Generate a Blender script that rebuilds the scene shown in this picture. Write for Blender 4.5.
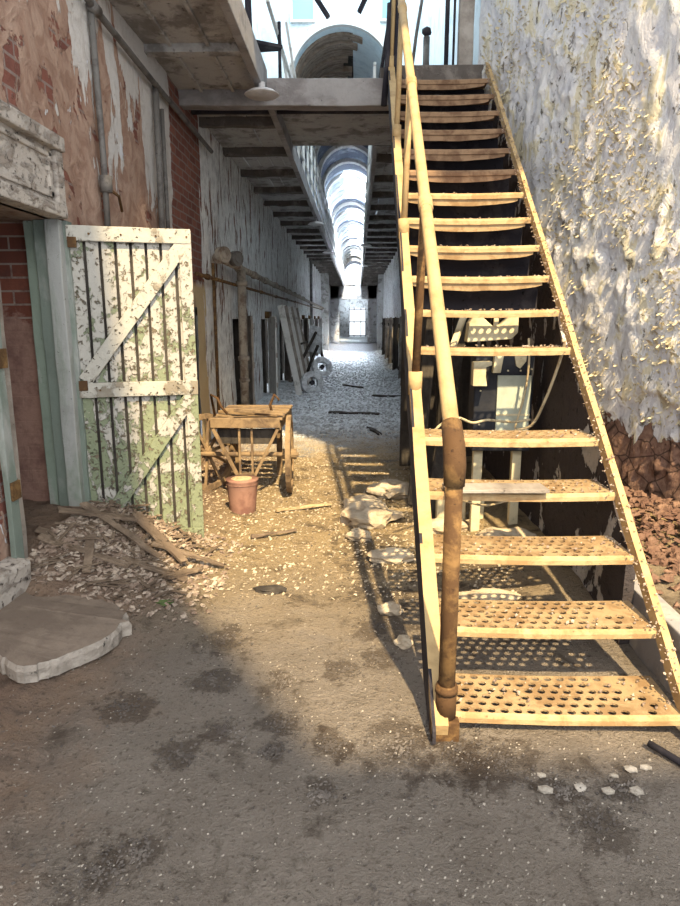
import bpy, math, random
from mathutils import Vector, noise, geometry, Matrix
random.seed(7)
S=bpy.context.scene; COL=S.collection
for o in list(bpy.data.objects): bpy.data.objects.remove(o)
R=math.radians
# ---------------- camera, world, sun, lights, exposure ----------------
cd=bpy.data.cameras.new('camera'); cam=bpy.data.objects.new('camera',cd); COL.objects.link(cam)
cam.location=(0,0,1.47); cam.rotation_euler=(R(90-11.75),0,R(1.53))
cd.sensor_fit='AUTO'; cd.sensor_width=36; cd.lens=640/906*36; cd.clip_start=.05; cd.clip_end=300
S.camera=cam
w=bpy.data.worlds.new('sky'); S.world=w; w.use_nodes=True
bg=w.node_tree.nodes['Background']; bg.inputs[0].default_value=(.86,.93,1,1); bg.inputs[1].default_value=1.4
SA,SB=.2,.76                                   # sun travels (-SA,+SB,-1)
sl=bpy.data.lights.new('sun','SUN'); sl.energy=7.6; sl.angle=R(1.1); sl.color=(1,.77,.44)
so=bpy.data.objects.new('sun',sl); COL.objects.link(so)
so.rotation_euler=Vector((-SA,SB,-1)).to_track_quat('-Z','Y').to_euler()
def area(name,loc,sx,sy,e,col,rot=(0,0,0)):
    l=bpy.data.lights.new(name,'AREA'); l.shape='RECTANGLE'; l.size=sx; l.size_y=sy; l.energy=e; l.color=col
    o=bpy.data.objects.new(name,l); o.location=loc; o.rotation_euler=rot; COL.objects.link(o)
area('vault_daylight',(-.3,30,7.2),1.6,34,18000,(.80,.90,1))
area('hall_fill',(-.3,10,8.0),2.6,4.5,220,(.82,.91,1))  # added lamp below the solid roof, standing in for roof glazing
area('court_fill',(0.8,-3.6,4.6),4.5,3,240,(1,.95,.88),(R(55),0,0))  # added fill lamp, unseen behind the camera
area('far_daylight',(-.3,57.0,3.0),2.0,2.0,60,(.7,.85,1),(R(90),0,0))
S.view_settings.view_transform='Standard'; S.view_settings.look='None'; S.view_settings.gamma=1
S.view_settings.use_curve_mapping=False; S.view_settings.exposure=.5

# ---------------- materials ----------------
def newmat(name,rough=.85,metal=0):
    m=bpy.data.materials.new(name); m.use_nodes=True; n=m.node_tree
    b=n.nodes['Principled BSDF']; b.inputs['Roughness'].default_value=rough; b.inputs['Metallic'].default_value=metal
    b.inputs['Specular IOR Level'].default_value=.25
    return m,n,b
def c4(c): return (c[0],c[1],c[2],1)
def coords(n,scale=(1,1,1)):
    t=n.nodes.new('ShaderNodeTexCoord'); mp=n.nodes.new('ShaderNodeMapping'); mp.inputs['Scale'].default_value=scale
    n.links.new(t.outputs['Object'],mp.inputs[0]); return mp.outputs[0]
def nz(n,vec,sc,det=6,rough=.6,dist=0):
    t=n.nodes.new('ShaderNodeTexNoise'); t.inputs['Scale'].default_value=sc; t.inputs['Detail'].default_value=det
    t.inputs['Roughness'].default_value=rough; t.inputs['Distortion'].default_value=dist
    n.links.new(vec,t.inputs['Vector']); return t.outputs[0]
def ramp(n,f,a,b):
    r=n.nodes.new('ShaderNodeMapRange'); r.inputs[1].default_value=a; r.inputs[2].default_value=b
    n.links.new(f,r.inputs[0]); return r.outputs[0]
def mix(n,f,a,b):
    x=n.nodes.new('ShaderNodeMix'); x.data_type='RGBA'
    n.links.new(f,x.inputs[0])
    for v,s in ((a,x.inputs[6]),(b,x.inputs[7])):
        if isinstance(v,tuple): s.default_value=c4(v)
        else: n.links.new(v,s)
    return x.outputs[2]
def mth(n,op,a,b=None):
    x=n.nodes.new('ShaderNodeMath'); x.operation=op
    for v,s in ((a,x.inputs[0]),(b,x.inputs[1])):
        if v is None: continue
        if isinstance(v,(int,float)): s.default_value=v
        else: n.links.new(v,s)
    return x.outputs[0]
def bump(n,b,h,st=.5,d=.02):
    x=n.nodes.new('ShaderNodeBump'); x.inputs['Strength'].default_value=st; x.inputs['Distance'].default_value=d
    n.links.new(h,x.inputs['Height']); n.links.new(x.outputs[0],b.inputs['Normal'])
def sep(n,vec):
    x=n.nodes.new('ShaderNodeSeparateXYZ'); n.links.new(vec,x.inputs[0]); return x.outputs
def patchy(name,a,b,sc=4,lo=.45,hi=.55,stretch=(1,1,1),fine=(0,0,0),fl=.6,fh=.7,fsc=30,bst=.6,bd=.02,rough=.9,metal=0,var=.3):
    m,n,bs=newmat(name,rough,metal); v=coords(n,stretch); f=nz(n,v,sc,8,.62,.3)
    k=ramp(n,f,lo,hi); c=mix(n,k,a,b)
    v2=coords(n); g=nz(n,v2,sc*2.3,6,.7); dk=tuple(x*(1-var) for x in a)
    c2=mix(n,mth(n,'MULTIPLY',ramp(n,g,.5,.75),.7),c,dk)
    h=nz(n,v2,fsc,5,.7); k3=ramp(n,h,fl,fh); c3=mix(n,k3,c2,fine)
    n.links.new(c3,bs.inputs['Base Color'])
    hh=mth(n,'ADD',mth(n,'MULTIPLY',k,.6),mth(n,'SUBTRACT',mth(n,'MULTIPLY',h,.8),mth(n,'MULTIPLY',k3,.5)))
    bump(n,bs,hh,bst,bd); return m
M={}
M['wood']=patchy('weathered_wood',(.20,.155,.12),(.34,.28,.22),3,.4,.6,(2,2,.5),(.06,.045,.035),.62,.75,25)
M['plank']=patchy('dusty_grey_plank',(.20,.17,.145),(.34,.30,.26),3,.4,.6,(1,.4,1),(.05,.04,.035),.62,.75,20)
M['darkwood']=patchy('dark_wood',(.035,.03,.027),(.075,.065,.055),3,.4,.6,(3,3,.4),(.015,.012,.01),.6,.8,20)
M['beam']=patchy('painted_beam',(.31,.29,.28),(.20,.18,.175),3,.5,.62,(.6,1,1),(.06,.055,.06),.64,.72,18)
M['gallery']=patchy('gallery_plaster',(.40,.385,.37),(.20,.185,.175),3.5,.5,.6,(1,1,1),(.07,.06,.055),.6,.72,14)
M['joist']=patchy('joist_wood',(.10,.085,.075),(.19,.165,.145),4,.5,.62,(1,1,1),(.04,.03,.03),.6,.7,18)
M['rust']=patchy('rusty_iron',(.085,.045,.02),(.20,.115,.045),9,.48,.62,(1,1,1),(.035,.018,.01),.6,.7,60,.5,.006,.85,.1)
M['rail']=patchy('dusty_tan_painted_iron',(.45,.315,.155),(.33,.215,.10),7,.5,.65,(1,1,1),(.20,.11,.05),.66,.74,45,.5,.005,.8)
M['tread']=patchy('dusty_iron_tread',(.33,.235,.13),(.22,.14,.07),9,.45,.6,(1,1,1),(.20,.13,.07),.64,.74,50,.6,.006,.9)
M['nosing']=patchy('pale_nosing',(.46,.33,.175),(.33,.21,.10),9,.45,.6,(1,1,1),(.15,.09,.05),.62,.72,50,.6,.006,.9)  # nosing colour lighter than the tread tops
M['uppertread']=patchy('shaded_upper_tread',(.27,.17,.10),(.15,.085,.05),9,.45,.6,(1,1,1),(.08,.04,.03),.64,.74,50,.6,.006,.9)  # tread colour darkened to paint the shade on the upper flight
M['conduit']=patchy('grey_conduit',(.16,.15,.14),(.09,.08,.075),6,.5,.6,(1,1,1),(.04,.03,.03),.62,.72,40,.3,.004,.7,.3)
M['pipe']=patchy('old_insulated_pipe',(.30,.26,.21),(.14,.10,.075),7,.45,.6,(1,1,1),(.05,.04,.03),.62,.72,30,.5,.01)
M['white']=patchy('chipped_white_paint',(.62,.61,.58),(.36,.34,.31),5,.56,.64,(1,1,.7),(.10,.09,.08),.64,.70,22,.6,.01)
M['facade']=patchy('pale_plaster',(.62,.70,.73),(.40,.50,.56),3,.5,.7,(1,1,1),(.4,.45,.5),.68,.8,14,.3,.01)
M['vaultshade']=patchy('shaded_vault_plaster',(.10,.12,.17),(.30,.34,.40),1.6,.52,.60,(1,1,1),(.03,.04,.06),.62,.72,7,.5,.03)  # darker vault plaster, shade of the closed bays painted in
M['vault']=patchy('vault_plaster',(.42,.47,.54),(.20,.23,.29),2,.5,.62,(1,1,1),(.08,.09,.12),.62,.72,7,.5,.03)
M['lath']=patchy('brown_lath',(.33,.25,.19),(.20,.14,.10),5,.4,.6,(1,4,1),(.05,.04,.03),.6,.7,14,.8,.03)
M['doorwhite']=patchy('flaking_white_green_paint',(.43,.41,.36),(.24,.21,.165),8,.54,.60,(1,1,.7),(.08,.07,.05),.60,.64,34,.9,.01)
M['greenwood']=patchy('chipped_green_paint',(.22,.27,.22),(.33,.34,.31),4,.55,.63,(1,1,.5),(.06,.06,.05),.66,.70,30,.6,.008)
M['frame']=patchy('teal_grey_frame',(.17,.205,.175),(.33,.335,.315),2.5,.5,.62,(1,1,.4),(.06,.07,.06),.66,.70,40,.5,.008)
M['framepale']=patchy('grey_white_frame',(.33,.335,.32),(.21,.24,.20),2.2,.5,.6,(1,1,.4),(.08,.08,.07),.64,.69,40,.6,.008)
M['lintel']=patchy('pitted_stone_lintel',(.47,.42,.37),(.33,.28,.24),6,.5,.6,(1,1,2),(.09,.07,.06),.58,.66,28,1,.02)
M['stone']=patchy('dusty_stone',(.52,.44,.33),(.36,.29,.21),6,.45,.6,(1,1,1),(.16,.12,.09),.62,.72,25,.6,.01)
M['chip']=patchy('pale_chip',(.46,.41,.35),(.33,.29,.24),9,.45,.6)
M['plinth']=patchy('grey_plinth',(.27,.26,.265),(.36,.33,.30),4,.5,.6,(1,1,1),(.12,.10,.09),.64,.72,25,.5,.01)
M['brownbrick']=patchy('fallen_brown_plaster',(.15,.085,.062),(.22,.135,.095),8,.45,.6)
M['slab']=patchy('mud_coated_concrete',(.155,.12,.095),(.21,.165,.13),5,.45,.6,(1,1,1),(.08,.06,.05),.64,.74,25,.5,.01)
M['slabedge']=patchy('broken_concrete_edge',(.42,.37,.32),(.30,.26,.22),9,.45,.6)
M['sand']=patchy('sand',(.55,.42,.25),(.40,.30,.18),12,.45,.6)
M['bucket']=patchy('rusty_pink_bucket',(.30,.17,.13),(.20,.10,.08),7,.45,.6,(1,1,1),(.42,.33,.25),.66,.72,30,.4,.004)
M['cart']=patchy('dusty_cart_wood',(.27,.19,.11),(.13,.09,.06),8,.45,.6,(1,1,1),(.05,.035,.02),.62,.72,30,.5,.006)
M['enamel']=patchy('dirty_enamel',(.55,.53,.52),(.42,.40,.39),5,.5,.65,(1,1,1),(.2,.18,.17),.68,.78,20,.2,.003,.5)
M['paper']=patchy('yellowed_panel',(.66,.60,.42),(.52,.45,.30),7,.5,.6,(1,1,1),(.22,.17,.1),.66,.74,30,.3,.004)
M['cabinet']=patchy('black_cabinet',(.018,.02,.028),(.03,.03,.035),5,.5,.6,(1,1,1),(.10,.09,.07),.68,.74,40,.3,.003,.6)
M['panel']=patchy('pale_green_panel',(.46,.50,.42),(.36,.39,.33),4,.5,.65,(1,1,1),(.25,.22,.16),.70,.78,40,.3,.003,.6)
M['cable']=patchy('dusty_cable',(.55,.46,.30),(.40,.32,.2),9,.5,.6)
M['black']=patchy('black_metal',(.025,.023,.03),(.05,.045,.05),5,.5,.6,bst=.3,bd=.005)
M['chipstuff']=patchy('debris_mixed',(.44,.36,.29),(.24,.175,.135),14,.45,.55)
M['rubblewood']=patchy('splintered_wood',(.15,.11,.08),(.24,.18,.13),6,.45,.6,(1,1,1),(.05,.04,.03),.62,.7,30)
M['flake']=patchy('cream_paint_flake',(.62,.54,.36),(.42,.36,.26),9,.5,.6)
M['red']=patchy('red_rag',(.35,.06,.04),(.2,.04,.03),9)
M['tyre']=patchy('pale_dusty_wheel',(.62,.64,.66),(.42,.43,.44),9)
m,n,b=newmat('blue_glass',.15); b.inputs['Base Color'].default_value=(.22,.42,.48,1); M['glass']=m
# bricks
def brickmat(name,plaster_below=None,plaster=(.33,.2,.155)):
    m,n,b=newmat(name,.9); v=coords(n); s=sep(n,v)
    cm=n.nodes.new('ShaderNodeCombineXYZ'); n.links.new(mth(n,'ADD',s[0],s[1]),cm.inputs[0]); n.links.new(s[2],cm.inputs[1])
    br=n.nodes.new('ShaderNodeTexBrick'); n.links.new(cm.outputs[0],br.inputs[0])
    for i,c in ((1,(.14,.05,.035,1)),(2,(.24,.085,.055,1)),(3,(.30,.24,.20,1))): br.inputs[i].default_value=c
    br.inputs['Scale'].default_value=1; br.inputs['Mortar Size'].default_value=.006; br.inputs['Brick Width'].default_value=.215; br.inputs['Row Height'].default_value=.078
    f=nz(n,v,9,6,.7); c=mix(n,ramp(n,f,.5,.7),br.outputs[0],(.12,.05,.04))
    if plaster_below is not None:
        k=ramp(n,mth(n,'ADD',s[2],mth(n,'MULTIPLY',nz(n,v,4,5),.5)),plaster_below+.24,plaster_below+.27)
        p=mix(n,ramp(n,nz(n,v,7,6,.7),.45,.65),plaster,(.2,.11,.09)); c=mix(n,k,p,c)
    n.links.new(c,b.inputs['Base Color']); bump(n,b,mth(n,'SUBTRACT',f,mth(n,'MULTIPLY',br.outputs[1],1.0)),.8,.012); return m
M['spandrel']=patchy('shaded_wall_pale_patches',(.055,.045,.045),(.50,.48,.46),3.2,.56,.575,(1,1,.8),(.02,.018,.016),.60,.68,18,.9,.03)  # dark base colour paints in the shade under the stair
M['brick']=brickmat('red_brick'); M['reveal']=brickmat('brick_and_plaster_reveal',1.45)
# left near wall: brown plaster, flaked white sheets, brick scars
def leftmat():
    m,n,b=newmat('flaking_brown_plaster',.92); v=coords(n); s=sep(n,v)
    f1=nz(n,v,3.2,8,.62,.6); f2=nz(n,v,22,6,.7); f3=nz(n,v,7,8,.65,1)
    br=mix(n,ramp(n,f3,.42,.62),(.30,.185,.135),(.42,.29,.22)); br=mix(n,ramp(n,f2,.6,.75),br,(.15,.09,.065))
    # white sheet: high up, wandering lower edge by y
    vv=coords(n,(1,1.3,.42)); g=nz(n,vv,2.2,8,.58,.5)
    edge=mth(n,'ADD',mth(n,'MULTIPLY',s[2],.20),mth(n,'MULTIPLY',s[1],.115)); e2=mth(n,'ADD',edge,mth(n,'MULTIPLY',g,1.5))
    k=ramp(n,e2,1.93,1.94); wht=mix(n,ramp(n,f3,.5,.75),(.58,.55,.52),(.38,.34,.31)); c=mix(n,k,br,wht)
    # sparse white islands
    vi=coords(n,(1,1,.6)); gi=nz(n,vi,4.1,5,.55,.5); ki=ramp(n,gi,.665,.67); c=mix(n,ki,c,(.62,.62,.64))
    # brick zone
    cm=n.nodes.new('ShaderNodeCombineXYZ'); n.links.new(s[1],cm.inputs[0]); n.links.new(s[2],cm.inputs[1])
    bt=n.nodes.new('ShaderNodeTexBrick'); n.links.new(cm.outputs[0],bt.inputs[0])
    for i,cc in ((1,(.17,.065,.05,1)),(2,(.25,.10,.07,1)),(3,(.24,.18,.155,1))): bt.inputs[i].default_value=cc
    bt.inputs['Scale'].default_value=1; bt.inputs['Mortar Size'].default_value=.008; bt.inputs['Brick Width'].default_value=.215; bt.inputs['Row Height'].default_value=.078
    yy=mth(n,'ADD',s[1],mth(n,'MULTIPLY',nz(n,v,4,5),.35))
    kb=mth(n,'MULTIPLY',ramp(n,yy,6.33,6.36),ramp(n,mth(n,'ADD',s[2],mth(n,'MULTIPLY',f3,.3)),2.0,2.03)); c=mix(n,kb,c,bt.outputs[0])
    ks=mth(n,'MULTIPLY',ramp(n,f1,.57,.58),mth(n,'SUBTRACT',1.0,k)); c=mix(n,ks,c,bt.outputs[0])
    # warm sunlight painted as ochre on the lower wall beside the brick
    ksun=mth(n,'MULTIPLY',ramp(n,yy,6.9,7.0),ramp(n,s[2],1.86,1.8)); c=mix(n,ksun,c,(.55,.42,.24))
    n.links.new(c,b.inputs['Base Color'])
    h=mth(n,'ADD',mth(n,'MULTIPLY',k,.8),mth(n,'ADD',mth(n,'MULTIPLY',ki,.6),mth(n,'SUBTRACT',mth(n,'ADD',mth(n,'MULTIPLY',f3,1.4),mth(n,'MULTIPLY',f2,.5)),ks)))
    bump(n,b,h,.8,.02); return m
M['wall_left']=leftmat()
def farwall(name):
    m,n,b=newmat(name,.92); v=coords(n); vs=coords(n,(1,2.4,.42)); s=sep(n,v)
    f=nz(n,vs,3.4,7,.62,.5); f2=nz(n,v,9,8,.7); 
    base=mix(n,ramp(n,f2,.42,.65),(.84,.83,.80),(.58,.565,.545))
    k=ramp(n,f,.575,.595); c=mix(n,k,base,(.20,.11,.075))
    f3=nz(n,vs,9,5,.6); k3=ramp(n,f3,.64,.67); c=mix(n,k3,c,(.11,.10,.095))
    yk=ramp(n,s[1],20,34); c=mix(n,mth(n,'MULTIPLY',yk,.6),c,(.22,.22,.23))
    n.links.new(c,b.inputs['Base Color']); bump(n,b,mth(n,'SUBTRACT',f2,mth(n,'ADD',k,k3)),.7,.03); return m
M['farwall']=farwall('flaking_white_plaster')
# right wall
def rightmat():
    m,n,b=newmat('lavender_grey_flaking_plaster',.93); v=coords(n); vs=coords(n,(1.2,1.2,.6)); s=sep(n,v)
    f=nz(n,vs,5,9,.66,.6); g=nz(n,v,1.1,4,.6); h=nz(n,v,30,6,.7)
    base=mix(n,ramp(n,f,.40,.60),(.53,.52,.545),(.72,.695,.65))
    k=ramp(n,mth(n,'ADD',f,mth(n,'MULTIPLY',g,.35)),.72,.75); c=mix(n,k,base,(.60,.54,.40))
    kd=ramp(n,nz(n,vs,11,8,.75,.5),.60,.63); c=mix(n,kd,c,(.20,.17,.13)); c=mix(n,ramp(n,h,.64,.72),c,(.26,.24,.22))
    # fallen plaster: brown brick patch near the base
    kp=ramp(n,mth(n,'ADD',s[2],mth(n,'MULTIPLY',nz(n,coords(n,(2,2,1)),2.3,6,.6,.4),1.1)),1.28,1.26)
    vo=n.nodes.new('ShaderNodeTexVoronoi'); vo.feature='DISTANCE_TO_EDGE'; vo.inputs['Scale'].default_value=6.5; n.links.new(v,vo.inputs['Vector'])
    bc=mix(n,ramp(n,vo.outputs[0],0,.05),(.035,.02,.015),mix(n,ramp(n,h,.4,.7),(.17,.095,.07),(.27,.17,.12)))
    c=mix(n,kp,c,bc); n.links.new(c,b.inputs['Base Color'])
    hh=mth(n,'ADD',mth(n,'MULTIPLY',f,1.5),mth(n,'SUBTRACT',mth(n,'MULTIPLY',h,.4),mth(n,'ADD',kd,mth(n,'MULTIPLY',kp,1.2)))); bump(n,b,hh,.9,.025); return m
M['wall_right']=rightmat()
BLOBS=[(.12,2.9,.22),(.12,3.3,.25),(.10,3.7,.28),(.08,4.1,.3),(.10,4.6,.3),(.5,3.2,.3),(.8,3.0,.3),(.7,3.8,.4),(.16,1.98,.22),(.36,1.98,.2),(.5,1.93,.18),(-.1,1.76,.09),(-.27,2.12,.12),(-.08,2.0,.10),(-.29,1.97,.08),(.72,1.66,.17),(.66,1.8,.12),(.85,1.8,.14),(-.62,2.74,.2),(-.48,2.07,.08),(-.6,1.93,.12),(-.70,1.46,.15),(-.6,1.52,.12),(-.6,2.4,.16),(-.05,2.5,.12),(-.9,2.2,.14),(-.3,2.4,.12),(.1,2.6,.12)]  # dirt stains; those beside and under the stair also paint its shade
def floormat():
    m,n,b=newmat('trodden_dirt_over_concrete',.95); v=coords(n); s=sep(n,v)
    f=nz(n,v,1.3,6,.6,.3); g=nz(n,v,4.2,8,.65,.5); h=nz(n,v,38,5,.75); q=nz(n,v,95,3,.7)
    c=mix(n,ramp(n,f,.35,.65),(.19,.16,.132),(.27,.232,.195))
    # sandy litter in the sun patch zone and along the left
    ys=ramp(n,mth(n,'ADD',s[1],mth(n,'MULTIPLY',g,1.6)),3.4,4.8); c=mix(n,ys,c,mix(n,ramp(n,g,.4,.65),(.42,.32,.185),(.28,.21,.125)))
    xl=ramp(n,mth(n,'ADD',s[0],mth(n,'MULTIPLY',g,.9)),-.35,-.85); c=mix(n,xl,c,mix(n,ramp(n,g,.4,.6),(.27,.19,.135),(.20,.135,.10)))
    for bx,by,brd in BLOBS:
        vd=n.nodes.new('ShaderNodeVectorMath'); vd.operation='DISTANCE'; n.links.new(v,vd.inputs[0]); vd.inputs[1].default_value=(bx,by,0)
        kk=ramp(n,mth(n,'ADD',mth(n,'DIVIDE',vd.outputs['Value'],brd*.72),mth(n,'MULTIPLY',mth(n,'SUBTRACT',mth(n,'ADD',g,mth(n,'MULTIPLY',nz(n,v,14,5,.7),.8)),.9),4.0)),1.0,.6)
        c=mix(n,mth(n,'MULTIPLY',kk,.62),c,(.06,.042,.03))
    # dark damp litter
    c=mix(n,mth(n,'MULTIPLY',ramp(n,g,.56,.68),.8),c,(.07,.052,.038))
    # pale plaster snow further down the corridor
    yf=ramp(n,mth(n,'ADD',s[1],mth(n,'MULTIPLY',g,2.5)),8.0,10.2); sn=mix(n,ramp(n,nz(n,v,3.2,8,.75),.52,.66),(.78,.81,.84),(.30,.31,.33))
    c=mix(n,yf,c,sn); c=mix(n,ramp(n,mth(n,'ADD',s[1],mth(n,'MULTIPLY',g,5)),30,34),c,(.16,.16,.17)); c=mix(n,ramp(n,s[1],42,44),c,(.6,.64,.66))  # floor darkened for the dim stretch, lightened for the daylit end
    c=mix(n,mth(n,'MULTIPLY',ramp(n,h,.55,.66),.8),c,(.085,.065,.05)); c=mix(n,ramp(n,q,.70,.74),c,(.52,.47,.40))
    n.links.new(c,b.inputs['Base Color']); bump(n,b,mth(n,'ADD',mth(n,'MULTIPLY',h,.7),mth(n,'ADD',g,mth(n,'MULTIPLY',q,.5))),1.0,.04); return m
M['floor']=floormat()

# ---------------- mesh helpers ----------------
class MB:
    def __init__(s): s.v=[]; s.f=[]
    def box(s,a,b,j=0,mt=None):
        i=len(s.v); 
        for z in (a[2],b[2]):
            for y in (a[1],b[1]):
                for x in (a[0],b[0]):
                    p=Vector((x,y,z)); 
                    if mt: p=mt@p
                    if j: p+=Vector([random.uniform(-j,j) for _ in range(3)])
                    s.v.append(p)
        s.f+=[tuple(i+k for k in q) for q in ((0,2,3,1),(4,5,7,6),(0,1,5,4),(2,6,7,3),(0,4,6,2),(1,3,7,5))]; return s
    def bar(s,p,q,w,h,up=(0,0,1),j=0,seg=1,taper=1):
        p=Vector(p); q=Vector(q); d=(q-p).normalized(); u=Vector(up)
        if abs(d.dot(u))>.98: u=Vector((0,1,0))
        r=d.cross(u).normalized(); u=r.cross(d); i0=len(s.v)
        for k in range(seg+1):
            t=k/seg; c=p.lerp(q,t); e=1+(taper-1)*t
            for a,b in ((-1,-1),(1,-1),(1,1),(-1,1)):
                s.v.append(c+r*a*w/2*e+u*b*h/2*e+(Vector([random.uniform(-j,j) for _ in range(3)]) if j else Vector()))
        for k in range(seg):
            a=i0+4*k
            for m in range(4): s.f.append((a+m,a+(m+1)%4,a+4+(m+1)%4,a+4+m))
        s.f.append((i0+3,i0+2,i0+1,i0)); e=i0+4*seg; s.f.append((e,e+1,e+2,e+3)); return s
    def tube(s,pts,r,n=10,cap=True):
        pts=[Vector(p) for p in pts]; i0=len(s.v); N=len(pts); pr=None
        for k,p in enumerate(pts):
            d=(pts[min(k+1,N-1)]-pts[max(k-1,0)]).normalized()
            if pr is None:
                pr=d.cross(Vector((0,0,1)) if abs(d.z)<.9 else Vector((0,1,0))).normalized()
            pr=(pr-d*pr.dot(d)).normalized(); u=d.cross(pr); rr=r[k] if isinstance(r,(list,tuple)) else r
            for a in range(n):
                t=2*math.pi*a/n; s.v.append(p+pr*math.cos(t)*rr+u*math.sin(t)*rr)
        for k in range(N-1):
            for a in range(n):
                b=(a+1)%n; s.f.append((i0+k*n+a,i0+k*n+b,i0+(k+1)*n+b,i0+(k+1)*n+a))
        if cap: s.f.append(tuple(i0+a for a in reversed(range(n)))); s.f.append(tuple(i0+(N-1)*n+a for a in range(n)))
        return s
    def prism(s,poly,z0,z1,mt=None):
        i=len(s.v); n=len(poly)
        for z in (z0,z1):
            for p in poly:
                q=Vector((p[0],p[1],z)); s.v.append(mt@q if mt else q)
        s.f.append(tuple(i+k for k in reversed(range(n)))); s.f.append(tuple(i+n+k for k in range(n)))
        for k in range(n): s.f.append((i+k,i+(k+1)%n,i+n+(k+1)%n,i+n+k))
        return s
    def rock(s,c,r,sc=(1,1,1),sub=2,j=.25):
        import bmesh
        bm=bmesh.new(); bmesh.ops.create_icosphere(bm,subdivisions=sub,radius=1); i=len(s.v); o=random.random()*50
        for v in bm.verts:
            k=1+j*2*(noise.noise(v.co*1.6+Vector((o,o,o)))); k=min(k,1.15)
            s.v.append(Vector((c[0]+v.co.x*k*r*sc[0],c[1]+v.co.y*k*r*sc[1],c[2]+v.co.z*k*r*sc[2])))
        s.f+=[tuple(i+v.index for v in f.verts) for f in bm.faces]; bm.free(); return s
    def build(s,name,mat,parent=None,bevel=0,smooth=False,origin=None):
        me=bpy.data.meshes.new(name); vs=s.v
        if origin is not None: o_=Vector(origin); vs=[Vector(v)-o_ for v in vs]
        elif parent is not None:
            off=Vector(); q=parent
            while q is not None: off+=q.location; q=q.parent
            if off.length>0: vs=[Vector(v)-off for v in vs]
        me.from_pydata([tuple(v) for v in vs],[],s.f); me.update()
        if smooth:
            for p in me.polygons: p.use_smooth=True
        o=bpy.data.objects.new(name,me); COL.objects.link(o); me.materials.append(M[mat] if isinstance(mat,str) else mat)
        if origin is not None: o.location=o_
        if parent is not None: o.parent=parent
        if bevel:
            b=o.modifiers.new('bevel','BEVEL'); b.width=bevel; b.segments=2; b.limit_method='ANGLE'
        return o
def tag(o,label=None,cat=None,group=None,kind=None):
    for k,v in (('label',label),('category',cat),('group',group),('kind',kind)):
        if v: o[k]=v
    return o
def empty(name,loc,label=None,cat=None,group=None,kind=None):
    o=bpy.data.objects.new(name,None); o.location=loc; COL.objects.link(o); o.empty_display_size=.1
    return tag(o,label,cat,group,kind)
def struct(mb,name,mat,label=None,parent=None,**k):
    o=mb.build(name,mat,parent,**k)
    if parent is None: tag(o,label,None,None,'structure')
    return o
def sm(a,b,x): t=max(0,min(1,(x-a)/(b-a))); return t*t*(3-2*t)
def N(*p): return noise.noise(Vector(p))

# ---------------- floor ----------------
def ground(x,y):
    m=.24*sm(-.75,-1.65,x)*sm(2.5,3.3,y)*sm(5.2,4.2,y)+.10*sm(-1.1,-1.7,x)
    m+=.10*sm(.55,1.2,x)*sm(2.6,3.5,y)
    e=sm(60,4,y)
    return m+e*(.012*N(x*1.3,y*1.3,0)+.010*N(x*5,y*5,3)+.006*N(x*14,y*14,5)*(1+2*sm(-.5,-1.4,x)))
def grid(xs,ys,fn):
    mb=MB(); nx=len(xs)
    for y in ys:
        for x in xs: mb.v.append(Vector(fn(x,y)))
    for j in range(len(ys)-1):
        for i in range(nx-1): a=j*nx+i; mb.f.append((a,a+1,a+1+nx,a+nx))
    return mb
xs=[-3.4+.03*i for i in range(int(7.2/.03)+1)]
ys=[-1.5]; 
while ys[-1]<62: ys.append(ys[-1]+(.1 if ys[-1]<.8 else max(.02,.007*ys[-1])))
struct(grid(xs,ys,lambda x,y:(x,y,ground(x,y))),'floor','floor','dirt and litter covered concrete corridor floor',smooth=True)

# ---------------- left near wall with cell opening ----------------
XL=-1.7
def wallgrid(y0,y1,z0,z1,st,holes,amp,seed=0,x=XL,sgn=1):
    mb=MB(); ny=max(2,int((y1-y0)/st)+1); nzz=int((z1-z0)/st)+1
    for j in range(nzz+1):
        for i in range(ny+1):
            y=y0+(y1-y0)*i/ny; z=z0+(z1-z0)*j/nzz
            d=amp*(N(y*1.1,z*1.1,seed)+.5*N(y*4,z*4,seed+3)+.25*N(y*13,z*13,seed+8)); mb.v.append(Vector((x+sgn*d,y,z)))
    for j in range(nzz):
        for i in range(ny):
            y=y0+(y1-y0)*(i+.5)/ny; z=z0+(z1-z0)*(j+.5)/nzz
            if any(h[0]<y<h[1] and h[2]<z<h[3] for h in holes): continue
            a=j*(ny+1)+i; q=(a,a+1,a+2+ny,a+1+ny); mb.f.append(q if sgn<0 else q[::-1])
    return mb
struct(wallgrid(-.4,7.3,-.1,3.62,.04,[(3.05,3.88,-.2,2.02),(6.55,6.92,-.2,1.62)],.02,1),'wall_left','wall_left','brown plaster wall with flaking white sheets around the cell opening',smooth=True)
rv=MB().box((-2.7,3.88,-.1),(-1.72,3.98,2.3)); struct(rv,'wall_cell_far','reveal','brick reveal inside the cell opening behind the teal frame')
rv=MB().box((-2.7,2.9,-.1),(-1.74,3.05,2.3)); struct(rv,'wall_cell_near','reveal','near brick reveal of the cell opening')
struct(MB().box((-2.8,2.9,-.1),(-2.7,3.98,2.3)).box((-2.8,2.9,2.03),(-1.74,3.98,2.13)),'wall_cell_back','reveal','dark back wall of the cell')
struct(MB().box((-2.3,6.45,-.1),(-2.2,7.0,1.8)).box((-2.3,6.45,-.1),(-1.74,6.55,1.8)).box((-2.3,6.92,-.1),(-1.74,7.0,1.8)),'wall_cell_second','black','dark recess of the second cell')  # black colour paints the shade inside this cell
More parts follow.
